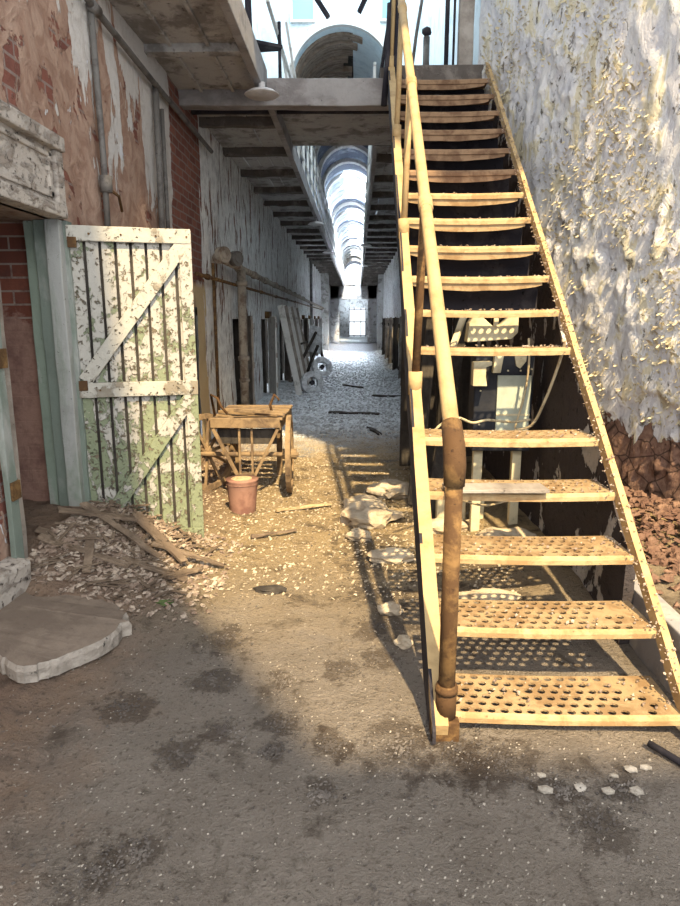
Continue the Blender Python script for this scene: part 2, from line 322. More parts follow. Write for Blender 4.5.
# jamb frames
t=empty('trim_1',(0,0,0),'teal grey wooden door frame beside the brick reveal',kind='structure')
def jboard(x0,x1,y0,y1,z0,z1):
    mb=MB(); mb.bar(((x0+x1)/2,(y0+y1)/2,z0),((x0+x1)/2,(y0+y1)/2,z1),abs(x1-x0),y1-y0,up=(0,1,0),j=.003,seg=12); return mb
jboard(-1.925,-1.865,3.82,3.87,.05,2.03).build('jamb_board','greenwood',t,.004)
jboard(-1.86,-1.79,3.80,3.86,.08,2.03).build('jamb_board','frame',t,.006)
jboard(-1.785,-1.70,3.775,3.86,.08,2.03).build('jamb_board','framepale',t,.006)
jboard(-1.745,-1.675,3.83,3.90,.1,2.03).build('jamb_bead','frame',t,.004)
t=empty('trim_2',(0,0,0),'weathered near door frame post at left edge of the view',kind='structure')
MB().bar((-1.70,2.99,.05),(-1.70,2.99,2.0),.07,.10,up=(0,1,0),j=.004,seg=10).build('jamb_board','plank',t,.004)
MB().bar((-1.66,2.93,.15),(-1.66,2.93,2.0),.03,.07,up=(0,1,0),j=.003,seg=10).build('jamb_board','frame',t,.003)
for z in (.62,1.25): MB().box((-1.655,2.9,z),(-1.635,2.98,z+.09)).build('hinge','rust',t,.003)
# lintel panel
t=empty('trim_3',(0,0,0),'deep pitted lintel panel over the cell opening',kind='structure')
mb=MB(); mb.box((-1.78,2.35,2.03),(-1.68,3.78,2.44)); mb.build('panel_back','lintel',t,.008)
for a,b in (((-1.70,2.35,2.03),(-1.645,3.80,2.10)),((-1.70,2.35,2.38),(-1.635,3.80,2.46)),((-1.70,3.71,2.10),(-1.65,3.80,2.38))):
    MB().box(a,b,.003).build('moulding','lintel',t,.008)
MB().box((-1.70,2.45,2.125),(-1.665,3.685,2.16)).box((-1.70,2.45,2.33),(-1.665,3.685,2.355)).box((-1.70,3.65,2.125),(-1.665,3.685,2.355)).build('inner_moulding','lintel',t,.005)
tag(MB().box((-1.74,2.55,0),(-1.60,2.93,.34),.02).build('stone_block','lintel',None,.02),'pinkish stone block at the foot of the near door frame','stone')

# ---------------- the open plank door ----------------
hp=Vector((-1.69,3.86,.02)); fe=Vector((-1.03,4.07,.02)); dr=(fe-hp); W=dr.length; ang=math.atan2(dr.y,dr.x)
D=empty('door_1',hp,'open cell door of peeling white and green planks with two diagonal braces','door',kind='structure'); D.rotation_euler=(R(0),0,ang)
def dpart(mb,name,mat,bev=.004):
    me=mb.build(name,mat,None,bev); me.parent=D; return me
def dmat():
    m,n,b=newmat('peeling_door_paint',.85); v=coords(n); s=sep(n,v)
    f=nz(n,coords(n,(1,1,.8)),9,8,.66,.4); g=nz(n,v,30,6,.72,.3)
    k=ramp(n,mth(n,'ADD',mth(n,'MULTIPLY',s[2],.10),f),.575,.61)
    c=mix(n,k,(.21,.24,.155),(.42,.40,.36)); k2=ramp(n,g,.565,.60); c=mix(n,k2,c,(.17,.14,.10))
    k4=ramp(n,nz(n,v,52,4,.7),.68,.70); c=mix(n,k4,c,(.50,.46,.36))
    n.links.new(c,b.inputs['Base Color']); bump(n,b,mth(n,'SUBTRACT',mth(n,'ADD',mth(n,'MULTIPLY',k,.5),g),k2),1.0,.01); return m
M['doorpaint']=dmat()
nb=8; bw=W/nb
for i in range(nb):
    mb=MB(); x0=i*bw+.008; x1=(i+1)*bw-.008
    mb.bar(((x0+x1)/2,.0,.0),((x0+x1)/2,.0,1.98),x1-x0,.022,up=(0,1,0),j=.0015,seg=8)
    dpart(mb,'board','doorpaint')
dpart(MB().box((.01,.014,.02),(W-.01,.022,1.97)),'gap_backing','darkwood',0)  # dark sheet added so the gaps between boards look shaded
def drail(z0,z1,a=0,b=W): return MB().bar((a,-.027,(z0+z1)/2),(b,-.027,(z0+z1)/2),.03,z1-z0,up=(0,0,1),j=.0015,seg=6)
dpart(drail(1.90,1.985,-.005,W+.005),'top_rail','doorwhite'); dpart(drail(.985,1.075,.0,W+.01),'middle_rail','doorwhite'); dpart(drail(.0,.10,.0,W+.005),'bottom_rail','doorpaint')
dpart(MB().bar((.035,-.025,1.085),(W-.045,-.025,1.895),.028,.085,up=(0,0,1),seg=6,j=.001),'brace','doorwhite')
dpart(MB().bar((.035,-.025,.11),(W-.035,-.025,.975),.028,.085,up=(0,0,1),seg=6,j=.001),'brace','doorpaint')
dpart(MB().bar((W-.03,-.0265,.0),(W-.03,-.0265,1.98),.075,.024,up=(0,1,0),seg=6,j=.001),'edge_stile','doorpaint')
for z in (1.86,1.03): dpart(MB().box((.0,-.05,z),(.05,-.04,z+.06)),'hinge_plate','rust',.002)
for x in (.12,.3,.5,.68):
    for z in (1.94,1.03,.05): dpart(MB().tube([(x*W/.7,-.042,z),(x*W/.7,-.047,z)],.006,8),'bolt','rust',0)
# dark gap backing sheet of the door
# ---------------- left far wall ----------------
dys=[9.26+2.65*k for k in range(16)]
holes=[(y-.40,y+.32,-.2,1.52) for y in dys if y<40]
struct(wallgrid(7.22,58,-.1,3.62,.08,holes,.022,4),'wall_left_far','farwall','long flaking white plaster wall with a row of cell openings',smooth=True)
for i,y in enumerate(dys[:12]):
    struct(MB().box((-2.4,y-.5,-.1),(-2.3,y+.42,1.7)).box((-2.3,y-.5,-.1),(-1.74,y-.4,1.7)).box((-2.3,y+.32,-.1),(-1.74,y+.42,1.7)).box((-2.3,y-.5,1.53),(-1.74,y+.42,1.62)),'wall_cell_recess','darkwood','dark cell recess in the left wall')  # dark material stands in for the unlit cell interior
ordn=['nearest','second','third','fourth','fifth','sixth','seventh','eighth']
for i,y in enumerate(dys[:8]):
    t=empty('door_%d'%(i+2),(XL,y+.32,0),'narrow half open wooden cell door, %s beyond the tall pipe on the left wall'%ordn[i],'door',kind='structure')
    tt=R(28+10*N(i*3.1,0,0)); dx=math.sin(tt); dy=-math.cos(tt)
    p0=Vector((XL+.04,y+.30,.03)); q0=p0+Vector((dx,dy,0))*.34
    for k in range(3):
        a=p0.lerp(q0,(k+.5)/3); MB().bar(a,a+Vector((0,0,1.5)),.11,.03,up=(-dy,dx,0),j=.003,seg=4).build('board','white' if i%2 else 'plank',t,.003)
    for z in (.25,.8,1.35): MB().bar(p0+Vector((.01,0,z)),q0+Vector((.01,0,z)),.03,.09).build('rail','plank',t,.003)
    MB().box((XL-.02,y+.1,1.5),(XL+.07,y+.42,1.62),.008).build('hinge_block','rust',t,.006)
# ---------------- right lower corridor wall ----------------
rd=[10.2+2.65*k for k in range(11)]
struct(wallgrid(6.7,58,-.1,3.62,.08,[(y-.4,y+.3,-.2,1.55) for y in rd],.022,14,x=1.2,sgn=-1),'wall_right_far','farwall','flaking right wall of the far corridor with cell openings',smooth=True)
for y in rd:
    struct(MB().box((1.9,y-.5,-.1),(2.0,y+.4,1.7)).box((1.24,y-.5,-.1),(1.9,y-.4,1.7)).box((1.24,y+.3,-.1),(1.9,y+.4,1.7)),'wall_cell_recess','darkwood','dark cell recess in the right wall')  # recess coloured dark in place of real shade
for i,y in enumerate(rd[:7]):
    t=empty('door_%d'%(i+10),(1.2,y+.3,0),'dark half open cell door, %s along the far right wall'%ordn[i],'door',kind='structure')
    p0=Vector((1.16,y+.3,.03)); q0=p0+Vector((-.16,-.30,0))
    for k in range(3):
        a=p0.lerp(q0,(k+.5)/3); MB().bar(a,a+Vector((0,0,1.5)),.11,.03,up=(.88,-.47,0),j=.003,seg=4).build('board','plank' if i%3 else 'darkwood',t,.003)
    for z in (.3,1.3): MB().bar(p0+Vector((-.02,0,z)),q0+Vector((-.02,0,z)),.03,.09).build('rail','darkwood',t,.003)
for y in (30.5,41):       # cross walls narrowing the corridor far off
    struct(MB().box((-1.75,y,-.1),(-1.15,y+.5,3.6)).box((.65,y,-.1),(1.25,y+.5,3.6)).box((-1.75,y,2.75),(1.25,y+.5,3.6)) if y>40 else MB().box((-1.75,y,-.1),(-1.35,y+.5,3.6)).box((.95,y,-.1),(1.25,y+.5,3.6)),'wall_cross','gallery','dim projecting cross wall far down the corridor')
struct(MB().box((-1.75,58,-.1),(-.75,58.4,3.6)).box((.75,58,-.1),(1.25,58.4,3.6)).box((-.75,58,2.5),(.75,58.4,3.6)),'wall_end','gallery','end wall of the corridor around the lit gate')
t=empty('gate',(0,58.1,0),'barred gate glowing with daylight at the far end of the corridor','gate')
for x in (-.72,-.3,.3,.72): MB().tube([(x,58.1,0),(x,58.1,2.5)],.03,8).build('post','black',t)
for z in (.1,1.3,2.4): MB().bar((-.75,58.1,z),(.75,58.1,z),.05,.08).build('rail','black',t)

# ---------------- right wall, splayed, displaced ----------------
WX0,WY0=1.13,6.66; wd=Vector((.45,-1,0)).normalized(); wn=Vector((-wd.y*-1,0,0)); wn=Vector((-1,-.45,0)).normalized()
def rwp(s,z,d): p=Vector((WX0,WY0,0))+wd*s+wn*d; return Vector((p.x,p.y,z))
def rdisp(s,z):
    y=WY0-wd.y*-s if False else WY0+wd.y*s
    d=.035*N(s*.8,z*.6,20)+.020*N(s*3,z*1.6,21)+.022*max(0,N(s*7,z*3.6,22)+.05)
    f=N(s*15,z*8,23)+.5*N(s*30,z*17,24); d+=.026*sm(.12,.42,f)*(.3+.7*sm(-.2,.25,N(s*1.3,z*1.3,30)))
    hz=z+ .5*N(s*1.7,z*.8,40); d-=.035*sm(.82,.78,hz)
    return d
mb=MB(); ss=[.025*i for i in range(int(4.6/.025))]; zs=[-.1+.025*j for j in range(int(5.7/.025))]
for z in zs:
    for s_ in ss: mb.v.append(rwp(s_,z,rdisp(s_,z)))
nx=len(ss)
for j in range(len(zs)-1):
    for i in range(nx-1): a=j*nx+i; mb.f.append((a,a+nx,a+nx+1,a+1))
WR=struct(mb,'wall_right','wall_right','tall lavender grey wall with thickly flaking cream paint behind the stair',smooth=True)
mb=MB()
cnt=0
while cnt<11000:
    s_=random.uniform(.1,4.4); z=random.uniform(.75,5.5)
    dens=sm(-.15,.35,N(s_*1.5,z*1.0,50)+.35*N(s_*4,z*3,51)) * (.55+.45*sm(.5,2.2,s_))
    if random.random()>dens: continue
    cnt+=1
    L=random.uniform(.012,.036)*(1.6 if random.random()<.08 else 1); Wd=random.uniform(.35,.95)*L; a=random.gauss(.25,.7); d0=rdisp(s_,z)
    tg=Vector((0,0,-1))*math.cos(a)+wd*math.sin(a); sd=wn.cross(tg); o=rwp(s_,z,d0-.002); i=len(mb.v); cur=random.uniform(.3,1.1); up_=random.choice((1,-1,-1))
    for k in range(3):
        t=k/2; lift=cur*L*t*t; c=o-tg*up_*L*(t-.2*t*t*cur)*1.0+wn*lift; ww=Wd/2*(1-.45*t)*random.uniform(.55,1.25)
        mb.v+= [c-sd*ww,c+sd*ww+wn*random.uniform(0,.2)*ww]
    mb.f+=[(i,i+1,i+3,i+2),(i+2,i+3,i+5,i+4)]
o=mb.build('paint_flakes','flake',WR); o['kind']='stuff'
# wall added under the stair to block the sun and darken the space
mb=MB(); seg=60
for k in range(seg+1):
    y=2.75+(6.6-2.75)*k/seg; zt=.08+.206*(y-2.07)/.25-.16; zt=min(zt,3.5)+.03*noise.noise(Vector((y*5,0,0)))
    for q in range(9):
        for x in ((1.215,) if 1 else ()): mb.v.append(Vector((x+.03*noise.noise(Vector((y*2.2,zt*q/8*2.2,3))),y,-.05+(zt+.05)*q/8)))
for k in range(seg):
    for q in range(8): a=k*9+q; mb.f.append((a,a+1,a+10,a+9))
sp_=struct(mb,'wall_added_spandrel','spandrel','added dark damaged wall with pale paint patches shading the space under the stair'); md=sp_.modifiers.new('thick','SOLIDIFY'); md.thickness=.05; md.offset=-1
# plinth beside the stair
mb=MB(); mb.prism([(1.265,1.6),(1.34,1.6),(1.36,3.4),(1.36,5.2),(1.265,5.2)],-.05,.27); 
po=tag(mb.build('trim_4','plinth',None,.006),'low grey stone curb between stair and flaking wall',kind='structure')

# ---------------- galleries, landing, upper storey ----------------
t=empty('ceiling_gallery_near',(0,0,0),'plastered underside of the near left gallery',kind='structure')
MB().box((-1.72,4.45,3.60),(-.90,6.6,3.72)).build('deck','gallery',t,.005)
for y in (4.5,5.55): MB().box((-1.7,y,3.54),(-.92,y+.10,3.61),.004).build('joist','gallery',t,.006)
for x in (-1.5,-1.2): MB().box((x,4.5,3.575),(x+.03,6.6,3.605)).build('batten','gallery',t,.004)
MB().box((-.93,4.45,3.52),(-.86,6.62,3.78),.004).build('edge_beam','beam',t,.008)
t=empty('landing',(0,0,0),'timber landing crossing the corridor at the stair head',kind='structure')
MB().bar((-1.72,6.66,3.585),(.30,6.66,3.565),.16,.24,j=.004,seg=10).build('front_beam','beam',t,.01)
for i in range(8): MB().bar((-.84,6.85+.24*i,3.63),(1.2,6.85+.24*i,3.63),.225,.04,j=.004,seg=4).build('board','gallery',t,.004)
MB().bar((-1.72,7.05,3.55),(.3,6.9,3.50),.05,.05,j=.003,seg=6).build('cross_bar','black',t)
MB().box((.20,6.6,3.62),(1.2,8.72,3.78)).build('deck','joist',t,.004)
t=empty('ceiling_gallery_left',(0,0,0),'planked underside of the left gallery with crossing joists',kind='structure')
for i in range(5): x=-1.70+.17*i; MB().bar((x+.085,6.8,3.60),(x+.085,58,3.60),.162,.03,j=.004,seg=40).build('board','gallery',t)
y=7.4
while y<42: MB().bar((-1.7,y,3.55),(-.88,y,3.55),.10,.11,j=.012,seg=5).build('joist','joist',t,.006); y+=1.22
MB().bar((-.85,6.75,3.57),(-.85,42,3.57),.06,.20,j=.004,seg=30).build('edge_beam','beam',t)
t=empty('ceiling_gallery_right',(0,0,0),'planked underside of the right gallery with crossing joists',kind='structure')
for i in range(6): x=.2+.17*i; MB().bar((x+.085,8.7,3.60),(x+.085,58,3.60),.162,.03,j=.004,seg=40).build('board','gallery',t)
y=9.0
while y<42: MB().bar((.22,y,3.55),(1.2,y,3.55),.10,.11,j=.012,seg=5).build('joist','joist',t,.006); y+=1.25
MB().bar((.2,8.7,3.57),(.2,42,3.57),.06,.20,j=.004,seg=30).build('edge_beam','beam',t)
t=empty('ceiling_gallery_end',(0,0,0),'closed ceiling where the galleries join far down',kind='structure')
MB().box((-.9,41,3.55),(.25,45,3.65)).build('deck','gallery',t); MB().box((-.9,50,3.55),(.25,58,3.65)).build('deck','gallery',t)
# railings along the slot
def railing(name,x,y0,y1,label,step,mat):
    t=empty(name,(x,y0,3.66),label,'railing')
    for z in (3.9,4.25,4.6): MB().bar((x,y0,z),(x,y1,z),.03,.03).build('rail',mat,t)
    y=y0+.05; base=None
    while y<y1:
        if base is None: base=MB().bar((x,y,3.66),(x,y,4.62),.035,.035).build('baluster',mat,t); y_0=y
        else:
            c=base.copy(); c.parent=t; c.location=base.location+Vector((0,y-y_0,0)); COL.objects.link(c)
        y+=step
    return t
railing('gallery_railing',-.85,8.8,41,'pale gallery railing along the left edge of the ceiling slot',.9,'white')
railing('gallery_railing',.2,8.8,41,'pale gallery railing along the right edge of the ceiling slot',1.8,'white')
# upper walls
struct(MB().box((-1.85,4.4,3.62),(-1.7,12.5,8.3)),'wall_upper_left','facade','bright upper left wall above the near gallery')
struct(MB().box((1.2,6.7,3.62),(1.35,12.5,8.3)),'wall_upper_right','facade','bright upper right wall at the stair head')
struct(MB().box((-1.85,12.5,3.62),(-1.7,58,5.6)).box((-1.7,12.6,5.6),(-1.2,58,5.7)),'wall_vault_left','vault','left upper wall under the vault')
struct(MB().box((1.2,12.5,3.62),(1.35,58,5.6)).box((.6,12.6,5.6),(1.2,58,5.7)),'wall_vault_right','vault','right upper wall under the vault')
# facade with arch
cx,cz,Ra=-.3,5.6,.9
mb=MB(); y=12.5
arc=[(cx+Ra*math.cos(math.pi*k/24),cz+Ra*math.sin(math.pi*k/24)) for k in range(25)]
poly=[(-1.7,3.62),(-1.2,3.62)]+[p for p in reversed(arc)]+[(.6,3.62),(1.2,3.62),(1.2,8.3),(-1.7,8.3)]
mt=Matrix(((1,0,0,0),(0,0,1,0),(0,1,0,0),(0,0,0,1)))
i0=0; n_=len(poly)
for yy in (12.5,12.7):
    for p in poly: mb.v.append(Vector((p[0],yy,p[1])))
tris=geometry.tessellate_polygon([[Vector((p[0],p[1],0)) for p in poly]])
for t_ in tris: mb.f.append(tuple(t_)); mb.f.append(tuple(n_+k for k in reversed(t_)))
for k in range(n_): mb.f.append((k,(k+1)%n_,n_+(k+1)%n_,n_+k))
struct(mb,'wall_facade','facade','bright plaster wall with the vault arch over the landing')
mb=MB()
for k in range(24):
    a0,a1=[math.pi*q/24 for q in (k,k+1)]
    P=[(cx+r*math.cos(a),cz+r*math.sin(a)) for r,a in ((Ra-.0,a0),(Ra+.13,a0),(Ra+.13,a1),(Ra-.0,a1))]; i=len(mb.v)
    for yy in (12.40,12.5):
        for p in P: mb.v.append(Vector((p[0],yy,p[1])))
    mb.f+=[(i,i+1,i+2,i+3),(i+1,i+5,i+6,i+2),(i,i+3,i+7,i+4),(i+4,i+7,i+6,i+5)]
tag(mb.build('trim_5','white'),'white arched moulding around the vault mouth',kind='structure')
for i,(x,w_) in enumerate(((-.98,.36),(.55,.30))):
    t=empty('window_%d'%(i+1),(x,12.48,6.75),'small teal window %s the vault arch'%('left above' if i==0 else 'right above'),kind='structure')
    MB().box((x-w_/2,12.46,6.6),(x+w_/2,12.5,6.95)).build('pane','glass',t)
    for a,b in (((x-w_/2-.04,12.44,6.56),(x+w_/2+.04,12.5,6.6)),((x-w_/2-.04,12.44,6.95),(x+w_/2+.04,12.5,6.99)),((x-w_/2-.04,12.44,6.6),(x-w_/2,12.5,6.95)),((x+w_/2,12.44,6.6),(x+w_/2+.04,12.5,6.95))): MB().box(a,b).build('window_frame','white',t)
# vault bands with open skylights between
def band(y0,y1,a0,a1,mat,name,parent,r0=Ra,r1=Ra+.07,n=20):
    mb=MB()
    for k in range(n+1):
        a=a0+(a1-a0)*k/n
        for r,yy in ((r0,y0),(r0,y1),(r1,y1),(r1,y0)): mb.v.append(Vector((cx+r*math.cos(a),yy,cz+r*math.sin(a))))
    for k in range(n):
        i=4*k
        for q in range(4): mb.f.append((i+q,i+(q+1)%4,i+4+(q+1)%4,i+4+q))
    mb.f+= [(0,3,2,1),(4*n,4*n+1,4*n+2,4*n+3)]
    return mb.build(name,mat,parent)
t=empty('ceiling_vault',(0,0,0),'barrel vault of peeling plaster bands broken by skylights',kind='structure')
band(12.7,17.2,0,R(78),'facade','vault_side',t); 
for k in range(13): band(12.75+.34*k,12.75+.34*k+.25,R(66+4*k%17+2.2*k),R(180),'lath','lath_band',t,Ra-.02-.015*(k%2),Ra+.07,14)
band(12.7,17.2,R(78),R(180),'darkwood','vault_backing',t,Ra+.07,Ra+.09)
band(17.2,23.4,0,math.pi,'vaultshade','vault_band',t)
y=23.4; i=0
while y<57:
    L1=(5.2,3.6,4.4,3.2)[i%4]; L2=(2.4,1.6,2.0)[i%3]; i+=1
    band(y,min(y+L1,58),0,R(28),'vault','vault_side',t); band(y,min(y+L1,58),R(104),math.pi,'vault','vault_side',t); band(y+L1,y+L1+L2,0,math.pi,'vaultshade','vault_band',t); y+=L1+L2
y=18.0
while y<57: band(y,y+.28,0,math.pi,'white','rib',t,Ra-.10,Ra,14); y+=1.9
# unseen roof added to block the sun, opening shaped to the sun patch
RZ=8.3
hole=[(-.1,1.95),(-1.27,3.80),(-2.05,5.8),(-2.3,8.8),(-1.0,8.6),(.1,7.0),(.65,7.0),(1.2,7.9),(3.4,7.7),(3.4,1.95)]
hole=[Vector((x+SA*RZ,y-SB*RZ,0)) for x,y in hole]
outer=[Vector(p+(0,)) for p in ((-3.4,-6.6),(6.4,-6.6),(6.4,12.6),(-3.4,12.6))]
tr=geometry.tessellate_polygon([outer,hole]); allp=outer+hole
mb=MB(); mb.v=[Vector((p.x,p.y,RZ)) for p in allp]; mb.f=[tuple(t_) for t_ in tr]
o=struct(mb,'ceiling_sun_mask','gallery','added unseen roof with an opening shaped to the sun patch'); md=o.modifiers.new('thick','SOLIDIFY'); md.thickness=.12

# ---------------- stair ----------------
X0,X1=.27,1.17; Y0,Z0,G,RS=2.07,.08,.25,.206
def st(i): return Y0+G*i,Z0+RS*i
ST=empty('staircase',(.72,Y0,0),'steep dusty iron staircase with perforated treads and a pipe handrail','staircase')
def sy(y): return Z0+RS*(y-Y0)/G
def stringer(x0,x1,mat,ya=2.0,yb=6.62,dep=.20):
    mb=MB(); seg=30
    for k in range(seg+1):
        y=ya+(yb-ya)*k/seg; z=sy(y); wv=.004*N(y*3,x0*9,2)
        for dx,dz in ((x0,-dep),(x1,-dep),(x1,.035),(x0,.035)):
            mb.v.append(Vector((dx+wv,y,max(z+dz,.01 if k<4 else -1)+wv)))
    for k in range(seg):
        i=4*k
        for q in range(4): mb.f.append((i+q,i+4+q,i+4+(q+1)%4,i+(q+1)%4))
    mb.f+=[(0,1,2,3),(4*seg+3,4*seg+2,4*seg+1,4*seg)]; return mb
o=stringer(X0,X0+.012,'rail').build('stringer','black',ST)  # web coloured black to paint the shade on the stringer's left side
# outer stringer: web and flange
mb=MB(); seg=30
for k in range(seg+1):
    y=2.03+(6.6-2.03)*k/seg; z=sy(y); q=.002*N(y*6,1,1)
    for dx,dy,dz in ((0,0,.0),(.058,0,.0),(.058,-.012,.045),(0,-.012,.045)): mb.v.append(Vector((X0+dx+q,y+dy,z+dz-.02)))
for k in range(seg):
    i=4*k
    for q in range(4): mb.f.append((i+q,i+4+q,i+4+(q+1)%4,i+(q+1)%4))
mb.f+=[(0,1,2,3),(4*seg+3,4*seg+2,4*seg+1,4*seg)]
mb.build('stringer_flange','rail',ST)
o=stringer(X1,X1+.03,'tread',dep=.045).build('stringer','rail',ST)
def perf(x0,x1,y0,y1,z,nx,ny,rx,ry):
    mb=MB(); cw=(x1-x0)/(nx+.5); ch=(y1-y0)/ny
    def sz(x,y): return z-.008*math.sin(math.pi*(x-x0)/(x1-x0))
    def V(x,y): mb.v.append(Vector((x,y,sz(x,y)))); return len(mb.v)-1
    for j in range(ny):
        off=(j%2)*cw/2; ya=y0+j*ch; yb=ya+ch; yc=(ya+yb)/2
        a=x0+(x1-x0 if 0 else 0); 
        if off: q=[V(x0,ya),V(x0+off,ya),V(x0+off,yb),V(x0,yb)]; mb.f.append(tuple(q))
        else: q=[V(x1-cw/2,ya),V(x1,ya),V(x1,yb),V(x1-cw/2,yb)]; mb.f.append(tuple(q))
        for i in range(nx):
            xa=x0+off+i*cw; xb=xa+cw; xc=(xa+xb)/2
            O=[(xb,yc),(xb,yb),(xc,yb),(xa,yb),(xa,yc),(xa,ya),(xc,ya),(xb,ya)]
            oi=[V(*p) for p in O]
            if random.random()<.06 or xc>x1-.17*random.random()-.04: mb.f.append(tuple(oi)); continue
            ii=[V(xc+rx*cw*math.cos(k*math.pi/4),yc+ry*ch*math.sin(k*math.pi/4)) for k in range(8)]
            for k in range(8): l=(k+1)%8; mb.f.append((oi[k],oi[l],ii[l],ii[k]))
    return mb
for i in range(18):
    if i==5: continue
    y,z=st(i); xa,xb=X0+.055,X1
    mat='tread' if i<12 else 'uppertread'
    if i<8:
        t=perf(xa,xb,y+.012,y+.275,z+.004,17,6,.34,.37).build('tread',mat,ST)
        md=t.modifiers.new('thick','SOLIDIFY'); md.thickness=.008; md.offset=-1
    else:
        mb=MB(); 
        for k in range(13):
            x=xa+(xb-xa)*k/12; sg=-.010*math.sin(math.pi*k/12)
            for yy,zz in ((y+.012,-.004),(y+.27,-.004),(y+.27,.006),(y+.012,.006)): mb.v.append(Vector((x,yy,z+zz+sg)))
        for k in range(12):
            q=4*k
            for m_ in range(4): mb.f.append((q+m_,q+4+m_,q+4+(m_+1)%4,q+(m_+1)%4))
        mb.f+=[(0,1,2,3),(51,50,49,48)]; t=mb.build('tread',mat,ST)
    h=.028 if i<4 else .032
    mb=MB(); N_=16; prof=[(.0,-h),(.02,-h),(.02,.002),(.012,.008),(.003,.004),(-.002,-.008)]
    for k in range(N_+1):
        x=xa+(xb-xa)*k/N_; sg=-.008*math.sin(math.pi*k/N_)+.0015*N(x*9,i*3,1)
        for yy,zz in prof: mb.v.append(Vector((x,y+yy,z+zz+sg)))
    L=len(prof)
    for k in range(N_):
        for m_ in range(L): a=L*k; mb.f.append((a+m_,a+L+m_,a+L+(m_+1)%L,a+(m_+1)%L))
    mb.f+=[tuple(range(L)),tuple(reversed(range(L*N_,L*N_+L)))]
    mb.build('nosing','nosing' if i<12 else mat,t)
    if i>=8:      # sagging hanging plate under each upper tread
        mb=MB(); K=20; b0=.02
        for k in range(K+1):
            u=k/K; x=xa+.01+(xb-xa-.05)*u; dp=.050+.034*math.sin(math.pi*u)**.6+.004*N(u*6,i,0)
            for yy,zz in ((y+.012,-h+.002),(y+.012,-dp),(y+.020,-dp),(y+.020,-h+.002)): mb.v.append(Vector((x,yy,z+zz)))
        for k in range(K):
            for m_ in range(4): a=4*k; mb.f.append((a+m_,a+(m_+1)%4,a+4+(m_+1)%4,a+4+m_))
        mb.f+=[(0,3,2,1),(4*K,4*K+1,4*K+2,4*K+3)]
        mb.build('riser_plate',mat,t)
        MB().box((xa,y+.25,z-.21),(xb,y+.262,z-.005)).build('gap_shade','black',t)  # black sheet painting the shade in the gap behind the tread
y,z=st(18); 
MB().box((X0+.05,y,z-.14),(X1,y+.04,z)).build('top_riser','joist',ST,.004)
# posts and handrail
hz=lambda y:1.0+.824*(y-2.07)
PX=.325
MB().tube([(PX,2.075,.02),(PX,2.075,1.0)],.030,14).build('newel_post','rust',ST,smooth=True)
MB().tube([(PX,2.075,.07),(PX,2.075,.20)],.037,14).tube([(PX,2.075,.17),(PX,2.075,.19)],.041,14).build('post_socket','rust',ST,smooth=True)
MB().box((PX-.055,2.03,-.03),(PX+.045,2.10,.075)).build('foot_plate','rust',ST,.005)
MB().tube([(PX,2.075,.93),(PX,2.075,1.0),(PX,2.11,1.06),(PX,2.18,1.12)],[.036,.038,.038,.036],14).build('rail_elbow','rust',ST,smooth=True)
pts=[(PX+.002*N(k,0,0),2.10+(6.7-2.10)*k/14,hz(2.10+(6.7-2.10)*k/14)+.02) for k in range(15)]
MB().tube(pts,.029,14).build('handrail','rail',ST,smooth=True)
def coup(y,dz=0,r=.036,l=.05): 
    d=Vector((0,1,.824)).normalized(); c=Vector((PX,y,hz(y)+.02)); return MB().tube([c-d*l,c-d*(l-.01),c+d*(l-.01),c+d*l],[r-.004,r,r,r-.004],12)
for y in (3.28,4.36,5.4): coup(y).build('rail_coupling','rail',ST,smooth=True)
for y in (3.32,4.42,5.45,6.5):
    x=X0+.03; z0=sy(y)
    MB().tube([(x,y,z0-.02),(x,y,z0+.1)],.036,12).build('baluster_socket','rail',ST,smooth=True)
    MB().tube([(x,y,z0+.05),(PX,y,hz(y)+.02)],.021,12).build('baluster','rust' if y<4 else 'rail',ST,smooth=True)
# crust of rust and paint litter along the wall side stringer, and on treads
def litter(name,fn,n,smin,smax,mat,parent=None,origin=None):
    mb=MB()
    for _ in range(n):
        p=fn(); 
        if p is None: continue
        r=random.uniform(smin,smax); nrm=Vector((random.gauss(0,.45),random.gauss(0,.45),1)).normalized()
        a=nrm.orthogonal().normalized(); bq=nrm.cross(a); k=random.choice((3,4,4,5)); i=len(mb.v); th=random.random()*6; hgt=r*random.uniform(.15,.5)
        P=Vector(p)+Vector((0,0,hgt*.3))
        for lev in (0,1):
            for q in range(k):
                t=th+2*math.pi*q/k; rr=r*random.uniform(.6,1.1)*(1-.25*lev); mb.v.append(P+a*math.cos(t)*rr+bq*math.sin(t)*rr*.7+nrm*hgt*lev)
        mb.f.append(tuple(i+k+q for q in range(k))); mb.f.append(tuple(i+q for q in reversed(range(k))))
        for q in range(k): mb.f.append((i+q,i+(q+1)%k,i+k+(q+1)%k,i+k+q))
    return mb.build(name,mat,parent)
def crust():
    y=random.uniform(2.1,6.5); return (X1+random.uniform(-.04,.03),y,sy(y)+random.uniform(.02,.05))
o=litter('rust_crust',crust,1100,.004,.011,'chipstuff',ST); o['kind']='stuff'
def ontread():
    i=random.choice((0,1,2,3,4,6,7,8,9,10,11)); y,z=st(i); x=X0+.07+(X1-X0-.08)*(1-random.random()**1.8); 
    return (x,y+random.uniform(.02,.25),z+.006)
o=litter('tread_litter',ontread,700,.004,.013,'chipstuff',ST); o['kind']='stuff'
# loose board lying on a tread
y,z=st(4); tag(MB().bar((.40,y-.235,z-.185),(.86,y-.215,z-.185),.13,.016,j=.002,seg=4).build('grey_board','plank',None,.003),'thin grey board resting on the fourth tread','board')

